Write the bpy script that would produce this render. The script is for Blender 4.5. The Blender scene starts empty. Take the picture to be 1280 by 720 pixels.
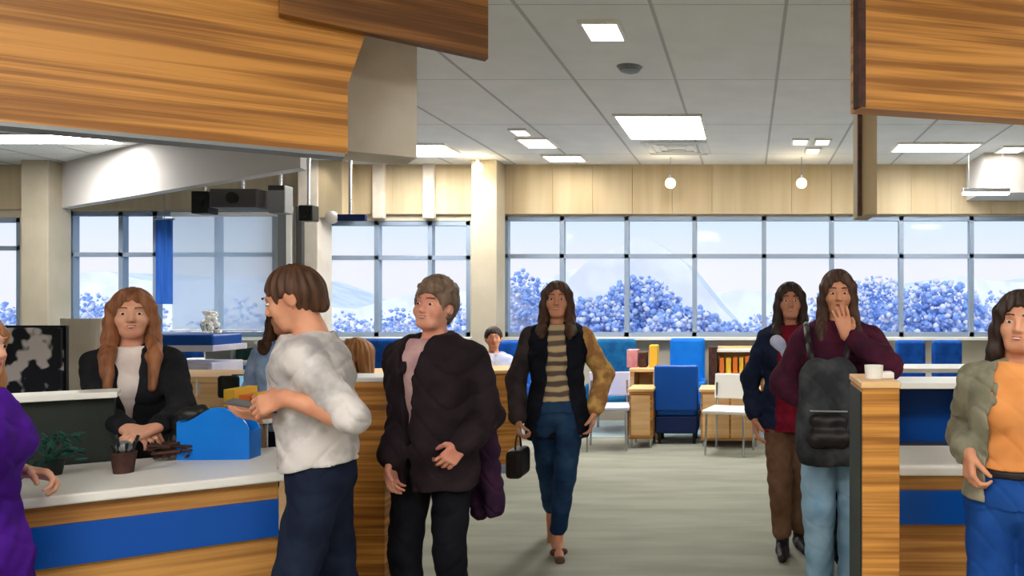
import bpy, bmesh, math, random
import numpy as np
from mathutils import Vector, Matrix
random.seed(7)
PI = math.pi
col = bpy.context.scene.collection
F = 1000.0; CX = 935.0; CY = 377.0; CH = 1.55        # focal length in px, vanishing point, eye height
def W(x, y, d): return Vector(((x - CX) / F * d, d, CH + (CY - y) / F * d))

# ------------------------------------------------------------------ materials
def nt(name):
    m = bpy.data.materials.new(name); m.use_nodes = True
    t = m.node_tree; t.nodes.clear()
    o = t.nodes.new('ShaderNodeOutputMaterial'); b = t.nodes.new('ShaderNodeBsdfPrincipled')
    t.links.new(b.outputs[0], o.inputs[0]); return m, t, b
def srgb(c):
    return tuple(((v / 255) / 12.92 if v / 255 <= .04045 else ((v / 255 + .055) / 1.055) ** 2.4) for v in c) + (1,)
def mat(name, c, c2=None, scale=8, rough=.7, bump=0, metal=0, stretch=(1, 1, 1), detail=3, lo=.35, hi=.65, coords='Object', spec=.3):
    m, t, b = nt(name)
    b.inputs['Roughness'].default_value = rough; b.inputs['Metallic'].default_value = metal
    b.inputs['Specular IOR Level'].default_value = spec
    b.inputs['Base Color'].default_value = srgb(c)
    if c2 or bump:
        tc = t.nodes.new('ShaderNodeTexCoord'); mp = t.nodes.new('ShaderNodeMapping'); mp.inputs['Scale'].default_value = stretch
        n = t.nodes.new('ShaderNodeTexNoise'); n.inputs['Scale'].default_value = scale; n.inputs['Detail'].default_value = detail
        t.links.new(tc.outputs[coords], mp.inputs[0]); t.links.new(mp.outputs[0], n.inputs['Vector'])
        if c2:
            r = t.nodes.new('ShaderNodeValToRGB')
            r.color_ramp.elements[0].position = lo; r.color_ramp.elements[0].color = srgb(c)
            r.color_ramp.elements[1].position = hi; r.color_ramp.elements[1].color = srgb(c2)
            t.links.new(n.outputs['Fac'], r.inputs[0]); t.links.new(r.outputs[0], b.inputs['Base Color'])
        if bump:
            bp = t.nodes.new('ShaderNodeBump'); bp.inputs['Strength'].default_value = bump; bp.inputs['Distance'].default_value = .01
            t.links.new(n.outputs['Fac'], bp.inputs['Height']); t.links.new(bp.outputs[0], b.inputs['Normal'])
    return m
def wood(name, c, c2, zs=9, rough=.45):
    """horizontal laminated slats: bands along local z with long wandering grain"""
    m, t, b = nt(name); N = t.nodes.new; L = t.links.new
    tc = N('ShaderNodeTexCoord')
    mp = N('ShaderNodeMapping'); mp.inputs['Scale'].default_value = (.5, .5, zs); L(tc.outputs['Object'], mp.inputs[0])
    n1 = N('ShaderNodeTexNoise'); n1.inputs['Scale'].default_value = 1.6; n1.inputs['Detail'].default_value = 2; L(mp.outputs[0], n1.inputs['Vector'])
    mp2 = N('ShaderNodeMapping'); mp2.inputs['Scale'].default_value = (1.2, 1.2, zs * 6); L(tc.outputs['Object'], mp2.inputs[0])
    n2 = N('ShaderNodeTexNoise'); n2.inputs['Scale'].default_value = 1.5; n2.inputs['Detail'].default_value = 3; L(mp2.outputs[0], n2.inputs['Vector'])
    mx = N('ShaderNodeMath'); mx.operation = 'MULTIPLY_ADD'; mx.inputs[1].default_value = .35; L(n2.outputs['Fac'], mx.inputs[0]); L(n1.outputs['Fac'], mx.inputs[2])
    r = N('ShaderNodeValToRGB'); r.color_ramp.elements[0].position = .56; r.color_ramp.elements[0].color = srgb(c2)
    r.color_ramp.elements[1].position = .78; r.color_ramp.elements[1].color = srgb(c)
    L(mx.outputs[0], r.inputs[0]); L(r.outputs[0], b.inputs['Base Color'])
    b.inputs['Roughness'].default_value = rough; b.inputs['Specular IOR Level'].default_value = .3
    bp = N('ShaderNodeBump'); bp.inputs['Strength'].default_value = .3; bp.inputs['Distance'].default_value = .01
    L(mx.outputs[0], bp.inputs['Height']); L(bp.outputs[0], b.inputs['Normal'])
    return m
def stripes(name, c, c2, freq=20, axis=2, dist=1.5, rough=.8):
    m, t, b = nt(name); N = t.nodes.new; L = t.links.new
    tc = N('ShaderNodeTexCoord'); w = N('ShaderNodeTexWave'); w.bands_direction = 'XYZ'[axis]
    w.inputs['Scale'].default_value = freq; w.inputs['Distortion'].default_value = dist; w.inputs['Detail'].default_value = 2
    L(tc.outputs['Object'], w.inputs['Vector'])
    r = N('ShaderNodeValToRGB'); r.color_ramp.elements[0].position = .3; r.color_ramp.elements[0].color = srgb(c)
    r.color_ramp.elements[1].position = .7; r.color_ramp.elements[1].color = srgb(c2)
    L(w.outputs['Fac'], r.inputs[0]); L(r.outputs[0], b.inputs['Base Color']); b.inputs['Roughness'].default_value = rough
    return m
def glow(name, c, s):
    m = bpy.data.materials.new(name); m.use_nodes = True; t = m.node_tree; t.nodes.clear()
    o = t.nodes.new('ShaderNodeOutputMaterial'); e = t.nodes.new('ShaderNodeEmission')
    e.inputs[0].default_value = srgb(c); e.inputs[1].default_value = s; t.links.new(e.outputs[0], o.inputs[0]); return m
def sheer(name, c, k, gloss=.06):
    """clear or frosted sheet: k = share of light let straight through"""
    m = bpy.data.materials.new(name); m.use_nodes = True; t = m.node_tree; t.nodes.clear(); N = t.nodes.new; L = t.links.new
    o = N('ShaderNodeOutputMaterial'); tr = N('ShaderNodeBsdfTransparent'); d = N('ShaderNodeBsdfTranslucent'); d.inputs[0].default_value = srgb(c)
    g = N('ShaderNodeBsdfGlossy'); g.inputs['Roughness'].default_value = .05
    m1 = N('ShaderNodeMixShader'); m1.inputs[0].default_value = k; L(d.outputs[0], m1.inputs[1]); L(tr.outputs[0], m1.inputs[2])
    m2 = N('ShaderNodeMixShader'); m2.inputs[0].default_value = gloss; L(m1.outputs[0], m2.inputs[1]); L(g.outputs[0], m2.inputs[2])
    L(m2.outputs[0], o.inputs[0]); return m

M = {}
M['wood'] = wood('oak_slats', (214, 150, 72), (152, 98, 40), 17)
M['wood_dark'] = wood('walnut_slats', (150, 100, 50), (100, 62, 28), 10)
M['wood_desk'] = wood('oak_desk', (206, 150, 80), (160, 108, 54), 15)
M['wood_pale'] = wood('pale_oak', (240, 200, 148), (224, 178, 122), 8)
M['ceil'] = mat('ceiling_paint', (236, 238, 238), (230, 233, 233), 3, .95)
M['grid'] = mat('ceiling_joint', (186, 188, 190), rough=.8)
M['beige'] = mat('beige_panel', (200, 184, 154), (186, 168, 136), 2.5, .8, stretch=(3, 3, .2))
M['plaster'] = mat('plaster', (222, 214, 202), (208, 198, 184), 4, .9)
M['greyplaster'] = mat('grey_plaster', (206, 202, 200), rough=.9)
M['column'] = mat('column_paint', (196, 186, 166), (186, 176, 154), 3, .85)
M['carpet'] = mat('carpet', (138, 139, 128), (154, 154, 142), 3.2, .95, .25, stretch=(.35, 1.6, 1), detail=6, lo=.35, hi=.62, spec=.05)
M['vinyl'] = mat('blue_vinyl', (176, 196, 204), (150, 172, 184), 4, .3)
M['frame'] = mat('window_metal', (140, 156, 178), rough=.5)
M['white'] = mat('white_laminate', (236, 234, 228), rough=.35)
M['blue'] = mat('blue_laminate', (0, 78, 172), rough=.4)
M['bluebright'] = mat('bright_blue_plastic', (16, 132, 232), (10, 110, 215), 3, .35)
M['bluefab'] = mat('blue_fabric', (20, 100, 200), (12, 78, 170), 12, .85, .1)
M['teal'] = mat('teal_fabric', (20, 110, 165), (12, 84, 140), 12, .85)
M['navy'] = mat('navy_fabric', (24, 44, 92), rough=.85)
M['black'] = mat('black_plastic', (26, 30, 28), rough=.4)
M['char'] = mat('charcoal_panel', (38, 46, 42), (30, 36, 32), 3, .6)
M['grey'] = mat('grey_metal', (128, 132, 134), rough=.4, metal=.4)
M['steel'] = mat('steel', (180, 182, 186), rough=.25, metal=.9)
M['dgrey'] = mat('dark_grey_plastic', (78, 76, 78), rough=.5)
M['lilac'] = mat('lilac_plastic', (196, 200, 232), (222, 222, 240), 3, .5)
M['lamp'] = glow('lamp_diffuser', (255, 252, 246), 42)
M['lampf'] = glow('front_fill_diffuser', (255, 252, 246), 22)  # glow of the added panels that stay out of view
M['lamp2'] = glow('small_lamp_diffuser', (255, 246, 226), 20)
M['bulb'] = glow('warm_bulb', (255, 226, 160), 9)
M['screen'] = glow('screen_glow', (150, 205, 235), .7)
M['glass'] = sheer('window_glass', (240, 246, 250), .985, .015)
M['frost'] = sheer('frosted_screen', (248, 250, 252), .55, .02)
M['bluebanner'] = mat('blue_banner', (50, 110, 205), (30, 86, 180), 5, .8, stretch=(6, 6, .4))
M['snow'] = mat('snow', (244, 240, 246), (222, 220, 240), .8, .9)
M['paper'] = mat('paper', (240, 240, 238), rough=.8)
M['pink'] = mat('pink_card', (226, 160, 160), (190, 120, 140), 7, .8)
M['yellow'] = mat('yellow_card', (240, 190, 60), rough=.7)
M['orange'] = mat('orange_card', (228, 120, 50), rough=.7)
M['green'] = mat('green_leaf', (30, 86, 74), (16, 56, 50), 14, .6)
M['red'] = mat('red_card', (196, 66, 56), rough=.7)
M['brown'] = mat('dark_brown', (58, 36, 30), (84, 54, 44), 20, .7)
M['ground'] = mat('snow_ground', (232, 232, 240), rough=.9)

# ------------------------------------------------------------------ mesh helpers
def link(o, parent=None):
    col.objects.link(o)
    if parent: o.parent = parent
    return o
class MB:
    def __init__(s): s.bm = bmesh.new()
    def _xf(s, vs, mtx): bmesh.ops.transform(s.bm, matrix=mtx, verts=vs)
    def box(s, c, size, rz=0, bev=0, rot=None):
        r = bmesh.ops.create_cube(s.bm, size=1); vs = r['verts']
        R = rot if rot is not None else Matrix.Rotation(rz, 4, 'Z')
        s._xf(vs, Matrix.Translation(c) @ R @ Matrix.Diagonal((*size, 1)))
        if bev:
            es = list({e for v in vs for e in v.link_edges})
            bmesh.ops.bevel(s.bm, geom=es, offset=bev, segments=3, affect='EDGES', profile=.5)
        return s
    def cyl(s, a, b, r1, r2=None, n=16):
        a = Vector(a); b = Vector(b); r2 = r1 if r2 is None else r2
        v = b - a; q = v.to_track_quat('Z', 'Y').to_matrix().to_4x4()
        r = bmesh.ops.create_cone(s.bm, cap_ends=True, segments=n, radius1=r1, radius2=r2, depth=v.length)
        s._xf(r['verts'], Matrix.Translation((a + b) / 2) @ q); return s
    def ball(s, c, r, n=16, rot=None):
        if not hasattr(r, '__len__'): r = (r, r, r)
        q = bmesh.ops.create_uvsphere(s.bm, u_segments=n, v_segments=max(6, n // 2 + 2), radius=1)
        s._xf(q['verts'], Matrix.Translation(c) @ (rot or Matrix.Identity(4)) @ Matrix.Diagonal((*r, 1))); return s
    def ico(s, c, r, sub=1):
        q = bmesh.ops.create_icosphere(s.bm, subdivisions=sub, radius=1)
        s._xf(q['verts'], Matrix.Translation(c) @ Matrix.Rotation(random.random() * 6, 4, 'Z') @ Matrix.Diagonal((*r, 1))); return s
    def prism(s, pts, axis, depth):
        """polygon pts (3d) extruded by vector"""
        vs = [s.bm.verts.new(p) for p in pts]; ws = [s.bm.verts.new(Vector(p) + Vector(axis) * depth) for p in pts]
        n = len(pts); s.bm.faces.new(vs[::-1]); s.bm.faces.new(ws)
        for i in range(n): s.bm.faces.new((vs[i], vs[(i + 1) % n], ws[(i + 1) % n], ws[i]))
        return s
    def build(s, name, m, parent=None, loc=None, rz=0, smooth=False):
        bmesh.ops.recalc_face_normals(s.bm, faces=s.bm.faces[:])
        me = bpy.data.meshes.new(name); s.bm.to_mesh(me); s.bm.free()
        if smooth:
            for p in me.polygons: p.use_smooth = True
        me.materials.append(M[m] if isinstance(m, str) else m)
        o = bpy.data.objects.new(name, me)
        if loc is not None: o.location = loc
        o.rotation_euler.z = rz
        return link(o, parent)
_t = bmesh.new(); bmesh.ops.create_icosphere(_t, subdivisions=1, radius=1)
IV = np.array([v.co[:] for v in _t.verts]); IF = np.array([[v.index for v in f.verts] for f in _t.faces]); _t.free()
class Clumps:
    """many small leaf or snow lumps collected into one mesh"""
    def __init__(s): s.v = []; s.extra = []
    def ico(s, c, r):
        a = random.random() * 6; R_ = np.array([[math.cos(a), -math.sin(a), 0], [math.sin(a), math.cos(a), 0], [0, 0, 1]])
        s.v.append((IV * np.array(r)) @ R_.T + np.array(c)); return s
    def build(s, name, m, parent=None, loc=None):
        n = len(s.v); V = np.concatenate(s.v); Fc = (IF[None] + (np.arange(n) * len(IV))[:, None, None]).reshape(-1, 3)
        me = bpy.data.meshes.new(name); me.vertices.add(len(V)); me.vertices.foreach_set('co', V.astype(np.float32).ravel())
        me.loops.add(len(Fc) * 3); me.loops.foreach_set('vertex_index', Fc.astype(np.int32).ravel())
        me.polygons.add(len(Fc)); me.polygons.foreach_set('loop_start', np.arange(0, len(Fc) * 3, 3, dtype=np.int32)); me.polygons.foreach_set('loop_total', np.full(len(Fc), 3, dtype=np.int32))
        me.update(); me.validate(); me.materials.append(M[m] if isinstance(m, str) else m)
        o = bpy.data.objects.new(name, me)
        if loc is not None: o.location = loc
        return link(o, parent)
def tag(o, label, cat, group=None, kind=None):
    if label: o['label'] = label
    if cat: o['category'] = cat
    if group: o['group'] = group
    if kind: o['kind'] = kind
    return o
def struct(o, label=None):
    o['kind'] = 'structure'
    if label: o['label'] = label
    return o
def thing(name, label, cat, loc=(0, 0, 0), rz=0, group=None):
    o = bpy.data.objects.new(name, None); o.empty_display_size = .1; o.location = loc; o.rotation_euler.z = rz
    link(o); return tag(o, label, cat, group)
def copy_tree(src, loc, rz, label, group=None):
    c = src.copy(); col.objects.link(c); c.location = loc; c.rotation_euler.z = rz
    c['label'] = label
    if group: c['group'] = group
    for ch in src.children:
        k = ch.copy(); col.objects.link(k); k.parent = c
        for g in ch.children:
            q = g.copy(); col.objects.link(q); q.parent = k
    return c

# ------------------------------------------------------------------ implicit surfaces (people and cloth)
def ln(v): return math.sqrt(sum(a * a for a in v))
class Frame:
    def __init__(s, R, c, o): s.R = np.array(R, float); s.c = np.array(c, float); s.o = np.array(o, float)   # world = o + R (q - c)
    def w(s, q): return s.o + s.R @ (np.array(q, float) - s.c)
    def l(s, P):
        R = s.R; d = [P[i] - s.o[i] for i in range(3)]
        return [sum(R[j][i] * d[j] for j in range(3)) + s.c[i] for i in range(3)]
def rotz(a): c, s = math.cos(a), math.sin(a); return np.array([[c, -s, 0], [s, c, 0], [0, 0, 1.]])
def rotx(a): c, s = math.cos(a), math.sin(a); return np.array([[1., 0, 0], [0, c, -s], [0, s, c]])
def roty(a): c, s = math.cos(a), math.sin(a); return np.array([[c, 0, s], [0, 1., 0], [-s, 0, c]])
def rc(a, b, r1, r2, fr=None):
    a = np.array(a, float); b = np.array(b, float)
    if fr: a, b = fr.w(a), fr.w(b)
    R = max(r1, r2); v = b - a; L2 = max(float(v @ v), 1e-9)
    def f(P):
        d = [P[i] - a[i] for i in range(3)]
        t = np.clip((d[0] * v[0] + d[1] * v[1] + d[2] * v[2]) / L2, 0, 1)
        q = [d[i] - t * v[i] for i in range(3)]
        return np.sqrt(q[0] ** 2 + q[1] ** 2 + q[2] ** 2) - (r1 + (r2 - r1) * t)
    return f, np.minimum(a, b) - R, np.maximum(a, b) + R
def el(c, r, fr=None):
    c = np.array(c, float); r = np.array(r, float); cw = fr.w(c) if fr else c; R = r.max()
    def f(P):
        Q = fr.l(P) if fr else P
        d = [Q[i] - c[i] for i in range(3)]
        k0 = np.sqrt(sum((d[i] / r[i]) ** 2 for i in range(3))); k1 = np.sqrt(sum((d[i] / r[i] ** 2) ** 2 for i in range(3))) + 1e-9
        return k0 * (k0 - 1) / k1
    return f, cw - R, cw + R
TZ = [.30, .60, .80, .86, .93, 1.0, 1.08, 1.18, 1.28, 1.35, 1.40, 1.44, 1.48]
TW = {'m': [.18, .175, .165, .168, .168, .158, .150, .158, .172, .178, .165, .115, .060],
      'f': [.18, .175, .165, .172, .170, .148, .130, .138, .152, .158, .145, .095, .052]}
TD = {'m': [.14, .130, .112, .118, .118, .112, .108, .112, .120, .115, .098, .075, .055],
      'f': [.14, .130, .112, .118, .115, .102, .094, .098, .108, .105, .090, .068, .050]}
def torso(fr, sex, b, off, z0, z1, flare=0, bd=1):
    tw = np.array(TW[sex]) * b; td = np.array(TD[sex]) * b * bd
    def f(P):
        x, y, z = fr.l(P)
        zz = np.clip(z, TZ[0], TZ[-1])
        w = np.interp(zz, TZ, tw) + off; d = np.interp(zz, TZ, td) + off
        if flare: w = w + flare * np.clip(1.0 - zz, 0, 1); d = d + flare * np.clip(1.0 - zz, 0, 1)
        k0 = np.sqrt((x / w) ** 2 + (y / d) ** 2); k1 = np.sqrt((x / w ** 2) ** 2 + (y / d ** 2) ** 2) + 1e-6
        dd = k0 * (k0 - 1) / k1
        dd = np.where(k0 < .3, -.05, dd)
        return np.maximum(np.maximum(dd, z - z1), z0 - z)
    R = .2 * b + off + flare * .5 + .02
    cs = np.array([fr.w((sx * R, sy * R, z)) for sx in (-1, 1) for sy in (-1, 1) for z in (z0, z1)])
    return f, cs.min(0), cs.max(0)
class Vol:
    def __init__(s, h): s.h = h; s.ops = []
    def add(s, prim, k=.02, op='u', amp=0, fr=12.): s.ops.append((prim, k, op)); return s
    def grid(s):
        us = [p for p, k, op in s.ops if op == 'u']
        lo = np.min([p[1] for p in us], 0) - .03; hi = np.max([p[2] for p in us], 0) + .03
        s.lo = lo; n = np.ceil((hi - lo) / s.h).astype(int) + 1
        s.ax = [lo[i] + s.h * np.arange(n[i]) for i in range(3)]
        s.F = np.full(n, .15)
        for (f, a, b), k, op in s.ops:
            m = .03 + k
            i0 = np.clip(np.floor((a - m - lo) / s.h).astype(int), 0, n - 1); i1 = np.clip(np.ceil((b + m - lo) / s.h).astype(int) + 1, 1, n)
            sl = tuple(slice(i0[i], i1[i]) for i in range(3))
            if any(i1[i] <= i0[i] for i in range(3)): continue
            P = np.meshgrid(*[s.ax[i][sl[i]] for i in range(3)], indexing='ij', sparse=True)
            d = f(P) + 0 * (P[0] + P[1] + P[2]); G = s.F[sl]
            if op == 'u':
                if k > 0: h = np.maximum(k - np.abs(G - d), 0) / k; s.F[sl] = np.minimum(G, d) - h * h * k * .25
                else: s.F[sl] = np.minimum(G, d)
            else:
                d = -d
                if k > 0: h = np.maximum(k - np.abs(G - d), 0) / k; s.F[sl] = np.maximum(G, d) + h * h * k * .25
                else: s.F[sl] = np.maximum(G, d)
        return s
    def noise(s, amp, fq=1., seed=0., zs=1.):
        X, Y, Z = np.meshgrid(*s.ax, indexing='ij', sparse=True)
        X = X * fq; Y = Y * fq; Z = Z * fq * zs
        a = np.sin(31 * Z + 2.2 * np.sin(17 * X + seed) + 1.7 * np.sin(19 * Y + seed * 2)) * .6
        b = np.sin(47 * X + 2.5 * np.sin(14 * Z + seed) + 23 * Y) * .5
        c = np.sin(71 * Z - 39 * X + 3 * np.sin(21 * Y + seed)) * np.sin(33 * X + 27 * Y + seed)
        d = -(1 - np.abs(np.sin(24 * Z + 17 * X + 2.6 * np.sin(11 * Y + 7 * X + seed) + seed))) ** 4
        s.F += amp * (a * .8 + b * .7 + .5 * c - .9 * d); return s
    def strands(s, amp, cx, cy, fq=16, seed=0.):
        X, Y, Z = np.meshgrid(*s.ax, indexing='ij', sparse=True)
        an = np.arctan2(Y - cy, X - cx)
        s.F += amp * np.sin(an * fq + 3 * np.sin(Z * 11 + seed) + seed); return s
    def curls(s, amp, fq=1.):
        X, Y, Z = np.meshgrid(*s.ax, indexing='ij', sparse=True); k = 190 * fq
        s.F += amp * (np.sin(k * X + 2 * np.sin(k * .6 * Z)) * np.sin(k * Z + 2 * np.sin(k * .5 * Y)) * np.sin(k * Y + 1.3)); return s
    def mesh(s, name, m, parent, scale):
        Fv = s.F; inside = Fv < 0
        nx, ny, nz = Fv.shape
        c = inside[:-1, :-1, :-1].astype(np.int8)
        tot = np.zeros((nx - 1, ny - 1, nz - 1), np.int8)
        cs = [(i, j, k) for i in (0, 1) for j in (0, 1) for k in (0, 1)]
        for i, j, k in cs: tot += inside[i:nx - 1 + i, j:ny - 1 + j, k:nz - 1 + k]
        act = (tot > 0) & (tot < 8); I = np.argwhere(act)
        idx = np.full(act.shape, -1, np.int64); idx[act] = np.arange(len(I))
        vals = {q: Fv[I[:, 0] + q[0], I[:, 1] + q[1], I[:, 2] + q[2]] for q in cs}
        acc = np.zeros((len(I), 3)); cnt = np.zeros(len(I))
        for q in cs:
            for ax in range(3):
                if q[ax]: continue
                r = list(q); r[ax] = 1; r = tuple(r)
                a, b = vals[q], vals[r]; mk = (a < 0) != (b < 0)
                t = np.where(mk, a / np.where(mk, a - b, 1), 0)
                p = np.zeros((len(I), 3)); p[:] = q; p[:, ax] += t
                acc += p * mk[:, None]; cnt += mk
        V = (I + acc / cnt[:, None]) * s.h + s.lo
        quads = []
        for ax in range(3):
            o1, o2 = [(1, 2), (2, 0), (0, 1)][ax]
            sa = [slice(None)] * 3; sb = [slice(None)] * 3; sa[ax] = slice(0, -1); sb[ax] = slice(1, None)
            A = inside[tuple(sa)]; B = inside[tuple(sb)]
            E = np.argwhere(A != B)
            E = E[(E[:, o1] > 0) & (E[:, o2] > 0) & (E[:, o1] < Fv.shape[o1] - 1) & (E[:, o2] < Fv.shape[o2] - 1)]
            def g(d1, d2):
                q = E.copy(); q[:, o1] -= d1; q[:, o2] -= d2; return idx[q[:, 0], q[:, 1], q[:, 2]]
            Q = np.stack([g(0, 0), g(1, 0), g(1, 1), g(0, 1)], 1)
            fl = A[E[:, 0], E[:, 1], E[:, 2]]
            Q[~fl] = Q[~fl][:, ::-1]
            quads.append(Q)
        Q = np.concatenate(quads); V = V * scale
        me = bpy.data.meshes.new(name)
        me.vertices.add(len(V)); me.vertices.foreach_set('co', V.astype(np.float32).ravel())
        me.loops.add(len(Q) * 4); me.loops.foreach_set('vertex_index', Q.astype(np.int32).ravel())
        me.polygons.add(len(Q)); me.polygons.foreach_set('loop_start', np.arange(0, len(Q) * 4, 4, dtype=np.int32))
        me.polygons.foreach_set('loop_total', np.full(len(Q), 4, dtype=np.int32))
        me.polygons.foreach_set('use_smooth', np.ones(len(Q), bool))
        me.update(); me.validate()
        me.materials.append(M[m] if isinstance(m, str) else m)
        o = bpy.data.objects.new(name, me); return link(o, parent)

def ik(a, t, L1, L2, pole):
    a = np.array(a, float); t = np.array(t, float); v = t - a; D = np.linalg.norm(v)
    if D > (L1 + L2) * .998: t = a + v / D * (L1 + L2) * .998; v = t - a; D = np.linalg.norm(v)
    x = (L1 * L1 - L2 * L2 + D * D) / (2 * D); h = math.sqrt(max(L1 * L1 - x * x, 0)); u = v / D
    p = np.array(pole, float); p = p - u * (p @ u); p /= np.linalg.norm(p) + 1e-9
    return a + u * x + p * h, t
def unit(v): v = np.array(v, float); return v / (np.linalg.norm(v) + 1e-9)

SK = {}
def skin(name, c, c2):
    if name not in SK:
        m = mat('skin_' + name, c, c2, 9, .5, spec=.35)
        m.node_tree.nodes['Principled BSDF'].inputs['Subsurface Weight'].default_value = .08
        m.node_tree.nodes['Principled BSDF'].inputs['Subsurface Radius'].default_value = (.02, .008, .005)
        SK[name] = m
    return SK[name]
HM = {}
def hairmat(name, c, c2):
    if name not in HM: HM[name] = mat('hair_' + name, c, c2, 14, .5, .3, stretch=(3, 3, .4))
    return HM[name]
M['eyewhite'] = mat('eye_white', (232, 226, 220), rough=.2); M['iris'] = mat('iris', (46, 30, 22), rough=.2)
M['lip'] = mat('lips', (176, 84, 78), rough=.45); M['teeth'] = mat('teeth', (236, 228, 216), rough=.3)

def hand_prims(wr, u, n, side, curl, spread=1.):
    u = unit(u); n = unit(np.array(n, float) - u * (np.array(n, float) @ u)); tv = -side * np.cross(u, n)
    out = []
    for i in range(4):
        kn = wr + u * (.088 - .004 * abs(i - 1)) + tv * ((1.5 - i) * .0205)
        out.append((rc(wr + tv * ((1.5 - i) * .010), kn, .0165, .0125), .012))
        p = kn; L = [1., 1.08, 1.0, .8][i]; a = 0
        for j, (sl, r) in enumerate(((.042, .0098), (.027, .0088), (.022, .0078))):
            a += math.radians(curl * (.75, 1.1, .8)[j])
            dv = u * math.cos(a) + n * math.sin(a) + tv * ((1.5 - i) * .06 * spread)
            q = p + unit(dv) * sl * L
            out.append((rc(p, q, r, r - .0012), .004)); p = q
    b = wr + u * .02 + tv * .018 + n * .004
    p1 = b + unit(u * .62 + tv * .72 + n * .3) * .045; p2 = p1 + unit(u * .9 + tv * .25 + n * (.2 + curl / 90)) * .032; p3 = p2 + unit(u * .9 + tv * .02 + n * (.3 + curl / 60)) * .025
    out += [(rc(b, p1, .015, .012), .012), (rc(p1, p2, .0115, .010), .004), (rc(p2, p3, .010, .0082), .004)]
    return out

def person(label, loc, rz, height, S):
    """S: sex, build, lean, twist, yaw, pitch, off (hips), ankles, wrists, poles, curl, hair, garments ..."""
    g = S.get; sc = height / 1.715; h = g('h', .006)
    root = thing('person', label, 'person', (loc[0], loc[1], g('z', 0)), math.radians(rz))
    sex = g('sex', 'f'); b = g('build', 1.); off = np.array(g('off', (0, 0, 0)), float)
    pv = np.array((0, 0, .93)) + off
    Rt = rotz(math.radians(g('twist', 0))) @ rotx(math.radians(g('lean', 0))) @ roty(math.radians(g('tilt', 0)))
    T = Frame(Rt, (0, 0, .93), pv)
    piv = T.w((0, .005, 1.49))
    H = Frame(rotz(math.radians(g('yaw', 0))) @ rotx(math.radians(g('pitch', 0))) @ roty(math.radians(g('roll', 0))), (0, .005, 1.49), piv)
    sw = (.178 if sex == 'm' else .158) * b ** .7
    J = {}
    for sd, k in ((1, 'L'), (-1, 'R')):
        J['sh' + k] = T.w((sd * sw, .012, 1.37))
        wt = np.array(g('wrist' + k, (sd * .25, -.05, .87)), float)
        J['el' + k], J['wr' + k] = ik(J['sh' + k], wt, .285, .255, g('pole' + k, (sd * .5, 1, -.2)))
        J['hip' + k] = Frame(rotz(math.radians(g('twist', 0))), (0, 0, .93), pv).w((sd * .088 * b, 0, .90))
        at = np.array(g('ankle' + k, (sd * .10, .03, .085)), float)
        J['kn' + k], J['an' + k] = ik(J['hip' + k], at, .425, .40, g('kpole' + k, (sd * .1, -1, 0)))
    # body --------------------------------------------------------------
    v = Vol(h)
    v.add(torso(T, sex, b * .96, -.006, .90, 1.45)); v.add(el((0, 0, .90), (.150 * b, .10 * b, .085), T), .02)
    v.add(rc((0, .022, 1.40), (0, .012, 1.47), .056 if sex == 'm' else .05, .051 if sex == 'm' else .046, T), .03)
    v.ops.append((rc(T.w((0, .012, 1.46)), H.w((0, .012, 1.55)), .051 if sex == 'm' else .047, .049 if sex == 'm' else .045), .02, 'u'))
    fw = g('face_w', 1.0)
    v.add(el((0, .012, 1.622), (.076, .094, .090), H), .02)
    v.add(el((0, -.028, 1.572), (.058 * fw, .062, .078), H), .03)
    v.add(rc((-.022 * fw, -.062, 1.522), (.022 * fw, -.062, 1.522), .020, .020, H), .03)
    for sx in (-1, 1):
        v.add(el((sx * .040 * fw, -.060, 1.578), (.022, .024, .024), H), .02)
        v.add(el((sx * .031, -.100, 1.612), (.018, .015, .010), H), .010, 's')
        v.add(rc((sx * .012, -.082, 1.634), (sx * .044, -.070, 1.636), .0065, .006, H), .012)
        v.add(el((sx * .078, .008, 1.597), (.010, .020, .031), H), .008)
    v.add(rc((0, -.084, 1.620), (0, -.104, 1.585), .0075, .0105, H), .010)
    v.add(rc((-.010, -.095, 1.580), (.010, -.095, 1.580), .0075, .0075, H), .008)
    v.add(rc((-.016, -.083, 1.552), (.016, -.083, 1.552), .0085, .0085, H), .01)
    am = 1.05 if sex == 'm' else .93; am *= b ** .4
    for k, sd in (('L', 1), ('R', -1)):
        sh, e, w = J['sh' + k], J['el' + k], J['wr' + k]
        v.add(rc(sh, e, .052 * am, .040 * am), .03); m_ = e + (w - e) * .3
        v.add(rc(e, m_, .040 * am, .041 * am), .02); v.add(rc(m_, w, .041 * am, .027 * am), .02)
        fd = unit(w - e)
        for p, kk in hand_prims(w, g('hdir' + k, fd), g('palm' + k, (-sd, 0, 0)), sd, g('curl' + k, 24)): v.add(p, kk)
        hp, kn, an = J['hip' + k], J['kn' + k], J['an' + k]
        v.add(rc(hp, kn, .085 * b, .054), .03)
        c1 = kn + (an - kn) * .3 + np.array((0, .012, 0)); v.add(rc(kn, c1, .052, .052), .02); v.add(rc(c1, an, .052, .036), .02)
        ft = np.array(g('foot' + k, (sd * .12, -1, 0)), float); ft = unit(ft)
        v.add(rc(an + (0, .0, -.03), an + ft * .15 + np.array((0, 0, -.055)), .036, .022), .02)
        v.add(rc(an + ft * .12 + np.array((0, 0, -.06)), an + ft * .17 + np.array((0, 0, -.060)), .024, .016), .02)
        J['ft' + k] = ft
    if sex == 'f':
        for sx in (-1, 1): v.add(el((sx * .062 * b, -.072 * b, 1.27), (.058 * b, .05 * b, .06 * b), T), .03)
    v.grid().mesh('body', g('skin'), root, sc)
    # face details --------------------------------------------------------
    def hp_(q): return Vector(H.w(q)) * sc
    Rh = Matrix(H.R.tolist()).to_4x4()
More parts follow.
